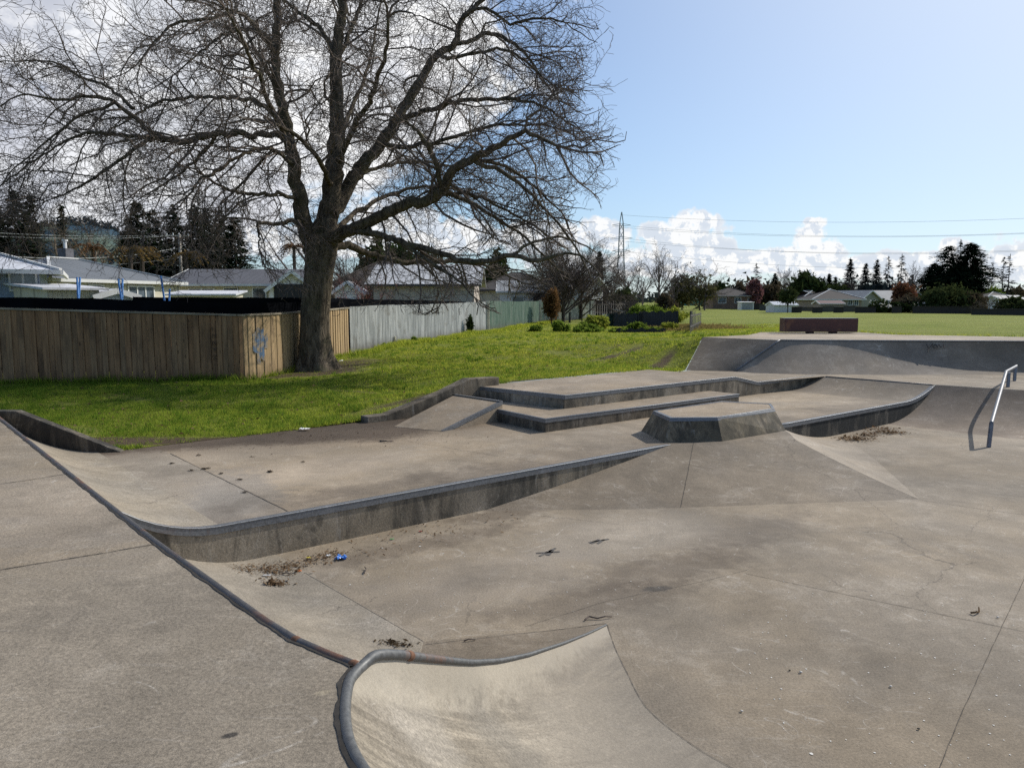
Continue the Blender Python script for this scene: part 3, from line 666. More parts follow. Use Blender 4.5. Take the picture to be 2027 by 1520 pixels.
def zterr(x, y):
    d2 = (ctrl[:, 0] - x) ** 2 + (ctrl[:, 1] - y) ** 2 + .02
    w = 1 / d2 ** 1.5
    z = float((w * ctrl[:, 2]).sum() / w.sum())
    d = math.hypot(x, y - 20)
    return z + .022 * math.sin(x * .9 + 1.3 * math.sin(y * .5)) * math.cos(y * .8 + .7) * min(1, max(0, (min(d2.min(), 4) - .02) / 2))
def inside(x, y, poly=poly_xy):
    c = False; n = len(poly); j = n - 1
    for i in range(n):
        xi, yi = poly[i]; xj, yj = poly[j]
        if (yi > y) != (yj > y) and x < (xj - xi) * (y - yi) / (yj - yi) + xi: c = not c
        j = i
    return c
def dist_outline(x, y):
    best = 1e9; n = len(poly_xy)
    for i in range(n):
        ax, ay = poly_xy[i]; bx, by = poly_xy[(i + 1) % n]
        t = max(0, min(1, ((x - ax) * (bx - ax) + (y - ay) * (by - ay)) / ((bx - ax) ** 2 + (by - ay) ** 2)))
        best = min(best, math.hypot(x - ax - t * (bx - ax), y - ay - t * (by - ay)))
    return best
pts = []; zs = []; edges = []
n0 = 0
for i, p in enumerate(outline):
    q = outline[(i + 1) % len(outline)]; L = math.dist(p[:2], q[:2]); k = max(1, int(L / .8))
    for s in range(k):
        r = lerp(p, q, s / k); pts.append(r[:2]); zs.append(r[2])
nb = len(pts); edges = [(i, (i + 1) % nb) for i in range(nb)]
rad = 3.
while rad < 4200:
    step = max(.55, rad * .045) if rad < 60 else rad * .07
    na = int(2 * PI * rad / step)
    for k in range(na):
        an = 2 * PI * k / na + R.uniform(0, .5) * step / rad
        x = rad * math.sin(an); y = rad * math.cos(an) + 8
        if y < -30 and rad < 60 and k % 3: continue
        if rad < 60 and (inside(x, y) or dist_outline(x, y) < .3): continue
        pts.append((x, y)); zs.append(zterr(x, y) if rad < 900 else .2)
    rad += step
vo, eo, fo, ov, oe, of = geometry.delaunay_2d_cdt([Vector(p) for p in pts], edges, [], 0, 1e-5)
zz = [0.] * len(vo)
for i, o in enumerate(ov): zz[i] = zs[o[0]] if o else zterr(*vo[i])
gf = []
for f in fo:
    cxx = sum(vo[i].x for i in f) / 3; cyy = sum(vo[i].y for i in f) / 3
    if abs(cxx) < 40 and cyy < 40 and inside(cxx, cyy): continue
    gf.append(f)
gv = [(v.x, v.y, z) for v, z in zip(vo, zz)]
m, k, b = new_mat('turf'); p = k.pos()
n1 = k.noise(p, .16, 5, .6, .5); n2 = k.noise(p, 1.3, 6, .65, .3); n3 = k.noise(p, 14, 5, .7); n4 = k.noise(p, 60, 3, .7)
y_ = k.xyz(p)[1]; dist = k.vmath('LENGTH', p)
near = k.mix(k.map(n2, .35, .65), (.10, .125, .018), (.20, .22, .032))
farc = k.mix(k.map(n1, .35, .65), (.165, .20, .034), (.215, .235, .052))
c = k.mix(k.map(dist, 22, 62), near, farc)
bar_ = k.noise(k.vmath('MULTIPLY', p, (.25, .9, 1)), .35, 5, .6, .6)
c = k.mix(k.map(bar_, .45, .68, 0, .5), c, (.21, .215, .06))
c = k.mix(k.map(k.math('ADD', n2, k.math('MULTIPLY', n3, .35)), .76, .90, 0, .85), c, (.10, .072, .048))
for (bx, by, rx, ry, rot, amt) in [(-6.0, 11.75, 3.2, .42, .05, .95), (-5.6, 22.0, 1.7, 1.0, .3, .95), (-5.3, 24.5, 1.2, 2.0, 0, .8), (-1.9, 15.2, 1.6, .22, .70, .75), (.2, 16.4, .7, .25, .5, .9), (4.2, 21.4, .28, 1.2, -.5, .9), (3.2, 23.4, .35, 1.9, -.62, .85), (-3.6, 17.2, .8, .14, -.35, .8), (-4.0, 16.6, .5, .1, .6, .8), (-2.9, 12.9, 2.6, .3, .72, .95), (9.9, 26.6, 3, .35, 0, .6)]:
    d = k.vmath('SUBTRACT', p, (bx, by, 0)); q = k.xyz(d); cr, sr = math.cos(rot), math.sin(rot)
    xx = k.math('ADD', k.math('MULTIPLY', q[0], cr / rx), k.math('MULTIPLY', q[1], sr / rx)); yy = k.math('ADD', k.math('MULTIPLY', q[0], -sr / ry), k.math('MULTIPLY', q[1], cr / ry))
    r = k.math('ADD', k.math('SQRT', k.math('ADD', k.math('MULTIPLY', xx, xx), k.math('MULTIPLY', yy, yy))), k.math('ADD', k.math('MULTIPLY', k.math('SUBTRACT', n2, .5), 1.4), k.math('MULTIPLY', k.math('SUBTRACT', n3, .5), .8)))
    c = k.mix(k.map(r, .5, 1.05, amt, 0), c, (.095, .068, .047))
c = k.bright(c, k.math('MULTIPLY', k.map(n3, .3, .7, .72, 1.28, False), k.map(n4, .3, .7, .75, 1.25, False)))
finish(k, b, c, .95, k.bump(k.math('ADD', n3, k.math('MULTIPLY', n2, .8)), .9, .06), spec=.1)
M_turf = m
mb = MB(); mb.v = gv; mb.f = [tuple(f) for f in gf]
ground = mb.build('ground', M_turf, kind='structure', smooth=True)
bvh = BVHTree.FromPolygons([Vector(v) for v in gv], gf)
def gz(x, y):
    h = bvh.ray_cast(Vector((x, y, 60)), Vector((0, 0, -1)))
    return h[0].z if h[0] is not None else .4

# ================================================================ FENCES
FP = [(-17.5, 19.3), (-13.35, 19.93), (-7.42, 20.80), (-7.25, 20.95)]
FP2 = [(-7.25, 20.95), (-6.85, 21.75), (-6.62, 22.6), (-6.5, 24), (-6.3, 26.5), (-6.15, 29.05)]
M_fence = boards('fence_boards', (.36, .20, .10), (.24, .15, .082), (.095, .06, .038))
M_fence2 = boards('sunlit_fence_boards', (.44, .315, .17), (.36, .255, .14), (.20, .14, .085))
M_cap = plain('fence_cap_wood', (.26, .22, .16), .85, .25, 5)
def walk(pts, step):
    out = []; rem = 0
    for p, q in zip(pts, pts[1:]):
        L = math.dist(p[:2], q[:2]); s = rem
        while s < L: out.append((lerp(p[:2], q[:2], s / L), ((q[0] - p[0]) / L, (q[1] - p[1]) / L))); s += step
        rem = s - L
    return out
def board_fence(root, pts, top, w, m, cap=True, gap=.006):
    mb = MB()
    for i, ((x, y), (dx, dy)) in enumerate(walk(pts, w)):
        z0 = gz(x, y) - .03 + R.uniform(0, .05); z1 = top(x, y) - .06 + R.uniform(-.006, .006); off = .018 * (i % 2) + R.uniform(-.004, .004); lean = R.uniform(-.006, .006)
        nx, ny = dy, -dx; hw = (w - gap * R.uniform(.3, 2.2)) / 2
        a = [(x + dx * s * hw + nx * (o + off), y + dy * s * hw + ny * (o + off)) for s, o in ((-1, 0), (1, 0), (1, -.02), (-1, -.02))]
        mb.solid([(px + dx * lean, py + dy * lean, z1) for px, py in a], [(px, py, z0) for px, py in a])
    mb.build('board_panel', m, root)
    if cap:
        mb = MB()
        for p, q in zip(pts, pts[1:]):
            n = max(1, int(math.dist(p[:2], q[:2]) / 2.4))
            for i in range(n):
                a = lerp(p[:2], q[:2], i / n); c = lerp(p[:2], q[:2], (i + 1) / n)
                mb.bar((a[0], a[1], top(*a) - .03), (c[0], c[1], top(*c) - .03), .10, .05)
        mb.build('cap_rail', M_cap, root)
topA = lambda x, y: 2.39 + (x + 13.35) * (2.2 - 2.39) / 5.93
f1 = empty('board_fence', (-10, 20.3, .4), 'long brown vertical board fence in shade on the left, with a flat cap rail', 'fence')
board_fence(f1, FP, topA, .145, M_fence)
topB = lambda x, y: 2.2 + (y - 20.9) * .012
f2 = empty('board_fence', (-6.6, 23, .45), 'sunlit golden board fence just behind the big bare tree, sprayed with faded blue paint', 'fence')
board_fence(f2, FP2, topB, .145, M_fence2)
mb = MB(); m, k, b = new_mat('faded_blue_spray'); nn = k.noise(k.pos(), 5, 4, .7)
finish(k, b, k.mix(k.map(nn, .42, .58), (.30, .23, .145), (.085, .15, .24)), .85)
for (u, vt, vb) in ((506, 655, 700), (512, 648, 722), (518, 650, 715), (524, 658, 690)):
    # thin sprayed patches lying on single boards
    for ((x, y), (dx, dy)) in walk(FP2, .145):
        uu = CU + F * x / (y * CP - (1.2 - ZC) * SP)
        if abs(uu - u) < 4.2:
            zt = D(u, vt, y)[2]; zb = D(u, vb, y)[2]
            mb.add([(x + dx * s * .066 + dy * .027, y + dy * s * .066 - dx * .027, z) for s, z in ((-1, zb + R.uniform(0, .15)), (1, zb), (1, zt), (-1, zt - R.uniform(0, .12)))], [(0, 1, 2, 3)]); break
mb.build('spray_patch', m, f2)
mb = MB()   # small upright lettering on the shaded boards
lx, ly = -8.05, 20.71; du = Vector((.989, .145, 0)); nrm = Vector((.145, -.989, 0)) * .045
def glyph(z, strokes, s=.11):
    for st in strokes:
        mb.tube([Vector((lx, ly, z)) + nrm + du * (px * s) + Vector((0, 0, py * s)) for px, py in st], .009, 4)
for i, st in enumerate(([[(0, 1), (0, 0)]], [[(0, 0), (0, 1), (.8, 0), (.8, 1)]], [[(0, 0), (0, 1), (.8, 0), (.8, 1)]], [[(0, 1), (.4, .5), (.8, 1)], [(.4, .5), (.4, 0)]], [[(0, 1), (.8, 1), (0, 0), (.8, 0)]])): glyph(1.75 - .19 * i, st)
mb.build('lettering', plain('marker_ink', (.035, .03, .025), .8), f1)

def corrugated(name, label, p0, p1, z0, z1, m, amp=.016, pitch=.13, posts=(), mp=None, sub='iron_sheet'):
    root = empty(name, (*lerp(p0, p1, .5)[:2], z0), label, 'fence')
    L = math.dist(p0, p1); d = ((p1[0] - p0[0]) / L, (p1[1] - p0[1]) / L); n = int(L / pitch * 6)
    mb = MB(); lo = []; hi = []
    jt = 0
    for i in range(n + 1):
        s = L * i / n; o = amp * math.sin(2 * PI * s / pitch)
        x = p0[0] + d[0] * s + d[1] * o; y = p0[1] + d[1] * s - d[0] * o
        if i % 66 == 0: jt = R.uniform(-.025, .02)
        lo.append((x, y, gz(x, y) - .02)); hi.append((x, y, z1 + (z1b - z1) * i / n + jt) if (z1b := corrugated.z1b) else (x, y, z1))
    mb.grid([lo, hi]); mb.build(sub, m, root, smooth=True)
    for t, w, zt in posts:
        x, y = lerp(p0, p1, t); nx, ny = d[1], -d[0]
        mb = MB(); mb.bar((x + nx * .06, y + ny * .06, gz(x, y) - .05), (x + nx * .06, y + ny * .06, zt), w, w * .8); mb.build('post', mp, root)
    return root
def iron(name, base, streak, rust, green=None):
    m, k, b = new_mat(name); p = k.pos()
    w = k.noise(k.vmath('MULTIPLY', p, (4.5, 4.5, .5)), 1., 6, .65, .4); w2 = k.noise(k.vmath('MULTIPLY', p, (13, 13, .45)), 1., 4, .65); n = k.noise(p, 1.1, 5, .65, .5)
    c = k.mix(k.map(w, .38, .62), base, streak); c = k.mix(k.map(w2, .5, .68, 0, .55), c, tuple(x * .55 for x in base))
    c = k.mix(k.map(n, .52, .68, 0, .5), c, rust)
    z = k.xyz(p)[2]; c = k.mix(k.map(k.math('ADD', z, k.math('MULTIPLY', n, .8)), .95, 1.5, .75, 0), c, (.12, .10, .08))
    finish(k, b, c, .6, k.bump(w2, .1, .01)); return m
M_iron = iron('weathered_iron', (.27, .28, .275), (.52, .525, .51), (.17, .15, .12))
M_igreen = iron('green_iron', (.062, .125, .085), (.15, .21, .16), (.24, .25, .21))
M_post = plain('white_post_wood', (.55, .50, .40), .8, .25, 5)
g_ = lambda u, v, z: P(u, v, z)[:2]
pE = (-1.45, 47.3); pF = (3.15, 66.5)
corrugated.z1b = 2.44
corrugated('iron_fence', 'weathered silver corrugated iron fence beyond the tree', (-6.13, 29.15), pE, .5, 2.31, M_iron, posts=((.985, .22, 2.5), (.22, .10, 1.0)), mp=M_post)
corrugated.z1b = 2.42
corrugated('iron_fence', 'faded green corrugated iron fence between two white posts', pE, pF, .6, 2.46, M_igreen, amp=.018, pitch=.15, posts=((.80, .30, 2.52), (.90, .22, 2.5)), mp=M_post)
corrugated.z1b = 2.55
corrugated('iron_fence', 'grey green patched iron fence past the rust coloured bush', pF, (8.8, 82), .6, 2.5, iron('patchy_green_iron', (.16, .20, .165), (.33, .35, .31), (.22, .20, .16)), amp=.025, pitch=.18, posts=((.03, .2, 2.45),), mp=plain('grey_post', (.25, .23, .2), .9))
M_black = plain('black_shade_cloth', (.006, .0065, .008), 1., .3, 1.5)
M_black.node_tree.nodes['Principled BSDF'].inputs['Specular IOR Level'].default_value = 0
def ribbon(name, label, pts, m, cat='screen', sub=False):
    root = empty(name, (*pts[0][:2], pts[0][2]), label, cat)
    mb = MB(); lo = []; hi = []
    for p, q in zip(pts, pts[1:]):
        for i in range(12):
            t = i / 12; x, y, z0, z1 = lerp(p, q, t); hi.append((x, y, z1 - .015 * math.sin(PI * t * 2) ** 2)); lo.append((x, y, z0))
    x, y, z0, z1 = pts[-1]; hi.append((x, y, z1)); lo.append((x, y, z0)); mb.grid([lo, hi]); mb.build('cloth', m, root)
    for x, y, z0, z1 in pts:
        mb = MB(); mb.tube([(x, y + .03, z0 - .4), (x, y + .03, z1 + .01)], .025, 6); mb.build('post', M_black, root)
ribbon('shade_cloth_screen', 'black shade cloth screen standing above the brown board fence on the left', [(-18, 19.9, .6, 2.72), (-14.6, 20.7, .6, 2.67), (-11.5, 21.2, .6, 2.62), (-8.0, 21.9, .6, 2.50), (-7.3, 22.4, .6, 2.50), (-6.95, 25, .6, 2.5), (-6.6, 29.3, .6, 2.5)], M_black)
ribbon('shade_cloth_screen', 'black shade cloth screen behind the silver iron fence', [(-14.2, 29, .6, 2.68), (-10, 29.6, .6, 2.66), (-7.4, 30, .6, 2.66), (-6.4, 33, .6, 2.6), (-4.6, 39, .6, 2.55), (-2.0, 46.6, .6, 2.42)], M_black)

# ================================================================ GRASS BLADES, LITTER
M_blade = foliage('grass_blades', (.080, .150, .012), (.27, .325, .032), .55, .45)
k = NT(M_blade.node_tree)           # greener at the left, yellower towards the right and back
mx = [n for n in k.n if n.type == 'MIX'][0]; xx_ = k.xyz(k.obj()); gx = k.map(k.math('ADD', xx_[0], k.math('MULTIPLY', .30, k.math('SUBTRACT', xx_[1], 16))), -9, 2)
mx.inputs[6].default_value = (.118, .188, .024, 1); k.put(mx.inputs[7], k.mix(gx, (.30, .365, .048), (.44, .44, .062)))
M_straw = foliage('straw_blades', (.30, .22, .085), (.20, .17, .06), .4, .7)
fence_poly = [(-30, 17), (-13.35, 19.75), (-7.3, 20.65), (-6.4, 22.5), (-6.1, 26), (-5.9, 29.1), (-1.2, 47.3), (3.4, 66.5), (60, 66), (60, 10), (40, 2), (-30, 2)]
def scatter(n, ymin, ymax, xmin, xmax, keep):
    out = []; tries = 0
    while len(out) < n and tries < n * 12:
        tries += 1
        y = ymin * (ymax / ymin) ** R.random(); x = R.uniform(xmin, xmax) * y
        if not inside(x, y, fence_poly) or inside(x, y): continue
        if not keep(x, y): continue
        out.append((x, y))
    return out
def patch(x, y): return math.sin(x * 1.7 + 2 * math.sin(y * .9) + .8 * math.sin(x * .4)) * math.sin(y * 2.1 + 1.5 * math.sin(x * 1.3)) + .6 * math.sin(x * 5.1 + y * 3.3)
dirt_spots = [(-6.0, 11.75, 3.2, .42, .05), (-5.6, 22.0, 1.7, 1.0, .3), (-5.3, 24.5, 1.0, 1.8, 0), (-1.9, 15.2, 1.6, .22, .70), (.2, 16.4, .7, .25, .5), (4.2, 21.4, .28, 1.2, -.5), (3.2, 23.4, .3, 1.7, -.62), (-3.6, 17.2, .8, .14, -.35), (-2.9, 12.9, 2.6, .3, .72)]
def keep_grass(x, y):
    for bx, by, rx, ry, rot in dirt_spots:
        cr, sr = math.cos(rot), math.sin(rot); q = math.hypot(((x - bx) * cr + (y - by) * sr) / rx, (-(x - bx) * sr + (y - by) * cr) / ry)
        if q < 1.05 and R.random() < .93: return False
    if math.sin(x * .83 + 1.1 * math.sin(y * .61)) * math.sin(y * .77 + x * .21) + .5 * math.sin(x * 2.9 + 3 * math.sin(y * 1.9)) > 1.08 and R.random() < .8: return False
    return R.random() < .72 + .25 * patch(x, y)
def blades(spots, nb, hmin, hmax, wid, spread):
    V = []
    for (x, y) in spots:
        z = gz(x, y); s = .75 + .35 * patch(x * .6, y * .6) * .5
        wd = wid * max(1, y / 16.)
        for _ in range(nb):
            an = R.uniform(0, 2 * PI); h = R.uniform(hmin, hmax) * s; bx = x + R.gauss(0, spread); by = y + R.gauss(0, spread); le = R.uniform(.2, .9) * h; la = R.uniform(0, 2 * PI)
            wx, wy = math.cos(an) * wd / 2, math.sin(an) * wd / 2
            V.append(((bx - wx, by - wy, z - .006), (bx + wx, by + wy, z - .006), (bx + math.cos(la) * le, by + math.sin(la) * le, z + h)))
    return np.array(V)
sp = scatter(62000, 10.5, 60, -.72, .42, keep_grass)
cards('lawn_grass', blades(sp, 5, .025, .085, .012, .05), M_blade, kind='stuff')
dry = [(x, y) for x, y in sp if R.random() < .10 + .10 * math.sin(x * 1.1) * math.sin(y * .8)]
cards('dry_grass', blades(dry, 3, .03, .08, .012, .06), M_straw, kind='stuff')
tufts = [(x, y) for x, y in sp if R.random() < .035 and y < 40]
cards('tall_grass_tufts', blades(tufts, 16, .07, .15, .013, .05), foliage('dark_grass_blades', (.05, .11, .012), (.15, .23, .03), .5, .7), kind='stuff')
edge = []
for i in range(len(outline)):
    p, q = outline[i], outline[(i + 1) % len(outline)]
    if p[1] < 9 and q[1] < 12: continue
    L = math.dist(p[:2], q[:2])
    for _ in range(int(L * 34)):
        t = R.random(); r = lerp(p, q, t); edge.append((r[0], r[1]))
cxm, cym = 8, 15
ed2 = []
for x, y in edge:
    d = Vector((x - cxm, y - cym, 0)).normalized(); o = abs(R.gauss(.05, .10)); X, Y = x + d.x * o, y + d.y * o
    if not inside(X, Y) and keep_grass(X, Y): ed2.append((X, Y))
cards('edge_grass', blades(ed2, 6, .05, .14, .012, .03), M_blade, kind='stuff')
# taller growth at the fence foot
ff = []
for pts_, n in ((FP, 500), (FP2, 150), ([(-6.0, 29.15), (-1.2, 47.2)], 1400), ([(-1.2, 47.2), (3.3, 66.5)], 1500)):
    w_ = walk(pts_, .05)
    for _ in range(n):
        (x, y), (dx, dy) = R.choice(w_); o = abs(R.gauss(.03, .28 if y > 28 else .05)); ff.append((x + dy * o + (.05 if y > 28 else .03), y - dx * o))
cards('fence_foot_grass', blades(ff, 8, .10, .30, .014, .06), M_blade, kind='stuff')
st = [(R.gauss(13.2, 1.6), R.gauss(56, 2.2)) for _ in range(900)] + [(R.gauss(9.8, .8), R.gauss(50, 3)) for _ in range(300)]
cards('straw_grass', blades([s for s in st if not inside(*s)], 6, .10, .3, .02, .15), M_straw, kind='stuff')
# ================================================================ BARE TREES
m, k, b = new_mat('bark'); p = k.obj()
v_ = k.noise(k.vmath('MULTIPLY', p, (7, 7, 1.6)), 1.3, 6, .7, .6); n_ = k.noise(p, 1.1, 5, .65); n3 = k.noise(p, 30, 3, .7)
c = k.mix(k.map(v_, .36, .62), (.038, .031, .023), (.155, .125, .09)); c = k.mix(k.map(n_, .48, .66, 0, .55), c, (.075, .078, .040))
c = k.mix(k.map(k.noise(p, 5, 4, .7), .60, .72, 0, .45), c, (.16, .15, .125))
finish(k, b, c, .92, k.bump(k.math('ADD', v_, k.math('MULTIPLY', n3, .3)), 1., .05), spec=.15); M_bark = m
M_twig = plain('twig_bark', (.11, .083, .066), .85, .3, 3)

def grow(mb, start, d, L, r, lev, spec, env=None, bias=None):
    """one branch as a bent tapering tube, with side shoots"""
    n = spec['n'][lev]; pts = [Vector(start)]; d = Vector(d).normalized(); rads = [r]; seg = L / n
    if lev <= 1 and env is not None and not env(pts[0]): return
    for i in range(n):
        wv = spec['wander'][lev]; t = (i + 1) / n
        d = d + Vector((R.gauss(0, wv), R.gauss(0, wv), R.gauss(0, wv)))
        d.z += spec['droop'][lev] * (1 if t < .6 else -spec['flip'][lev])
        d.normalize(); q = pts[-1] + d * seg
        if env is not None and not env(q): break
        if q.z < spec.get('zmin', -9): break
        pts.append(q); rads.append(max(r * (1 - t) ** .8 + r * .16, spec['rmin']))
    if len(pts) < 2: return
    mb.tube(pts, rads, spec['sides'][lev], cap=False)
    if lev + 1 < len(spec['n']):
        step = spec['step'][lev]; Lb = seg * (len(pts) - 1); s = step * R.uniform(.3, 1.) + Lb * spec['bare'][lev]
        while s < Lb * .98:
            i = min(int(s / seg), len(pts) - 2); f = s / seg - i; q = pts[i].lerp(pts[i + 1], f); t = (pts[i + 1] - pts[i]).normalized()
            a = t.orthogonal().normalized(); a.rotate(Matrix.Rotation(R.uniform(0, 2 * PI), 3, t))
            nd = t * spec['fwd'][lev] + a
            if bias is not None: nd += bias(q) * spec['out'][lev]
            ln = R.uniform(*spec['len'][lev + 1]) * (1.05 - .45 * s / max(Lb, .01))
            grow(mb, q, nd, ln, min(rads[i] * .62, spec['rad'][lev + 1] * R.uniform(.75, 1.25)), lev + 1, spec, env, bias)
            s += step * R.uniform(.6, 1.4)
        # forked tip
        if lev < 3:
            for _ in range(2):
                nd = d + Vector((R.gauss(0, .4), R.gauss(0, .4), R.gauss(0, .4)))
                grow(mb, pts[-1], nd, R.uniform(*spec['len'][lev + 1]) * .9, max(rads[-1] * .9, spec['rmin']), lev + 1, spec, env, bias)

TY = 23.25; PXM = TY / F
tree = empty('bare_tree', D(628, 738, TY - .3), 'huge bare spreading tree with a thick mossy trunk, standing against the board fence', 'tree')
def limb3(path):                     # (u, v, depth offset, pixel radius) -> points + radii
    fr = .66 if path[0][3] >= 34 else (.55 if path[0][3] >= 24 else .47)
    pts = [D(u, v, TY + dy) for u, v, dy, r in path]; rad = [r * PXM * fr for u, v, dy, r in path]
    sm = smooth_path([(*p, r) for p, r in zip(pts, rad)], 5) if False else None
    q = [tuple(p) + (r,) for p, r in zip(pts, rad)]; o = []
    for i in range(len(q) - 1):
        p0 = q[max(i - 1, 0)]; p1 = q[i]; p2 = q[i + 1]; p3 = q[min(i + 2, len(q) - 1)]
        for kk in range(5):
            t = kk / 5; o.append([.5 * ((2 * p1[j]) + (-p0[j] + p2[j]) * t + (2 * p0[j] - 5 * p1[j] + 4 * p2[j] - p3[j]) * t * t + (-p0[j] + 3 * p1[j] - 3 * p2[j] + p3[j]) * t ** 3) for j in range(4)])
    o.append(list(q[-1])); L = len(o)
    P3 = []
    for i, s in enumerate(o):
        j = (.09 if s[3] > .1 else .22) * s[3] + .010; P3.append((s[0] + R.gauss(0, j), s[1] + R.gauss(0, j), s[2] + R.gauss(0, j)))
    return P3, [max(s[3], .012) for s in o]
# trunk: a lathe with a ragged flare, continued into the fork
mb = MB(); rows = []
tp_ = [(628, 756, 0, 66), (628, 742, 0, 52), (626, 726, 0, 41), (624, 702, 0, 33), (622, 660, 0, 29), (623, 620, 0, 28), (627, 580, 0, 27.5), (632, 540, 0, 27.5), (637, 505, 0, 29), (640, 478, 0, 30), (643, 455, 0, 27), (646, 435, 0, 20)]
for i, (u, v, dy, r) in enumerate(tp_):
    cx_, cy_, cz_ = D(u, v, TY); r *= PXM; row = []
    for kk in range(28):
        an = 2 * PI * kk / 28; fl = max(0, 1 - i / 4.) ; rr_ = r * (1 + .13 * math.sin(an * 5 + .7 + .3 * math.sin(an * 2)) * fl * 2.0 + .05 * math.sin(an * 3 + i * .35) + .03 * math.sin(an * 8 + i * .6) + R.uniform(-.015, .015))
        row.append((cx_ + rr_ * math.cos(an), cy_ + rr_ * math.sin(an) * .95, cz_))
    row.append(row[0]); rows.append(row)
mb.grid(rows); weld(mb.build('trunk', M_bark, tree, smooth=True), .0005)
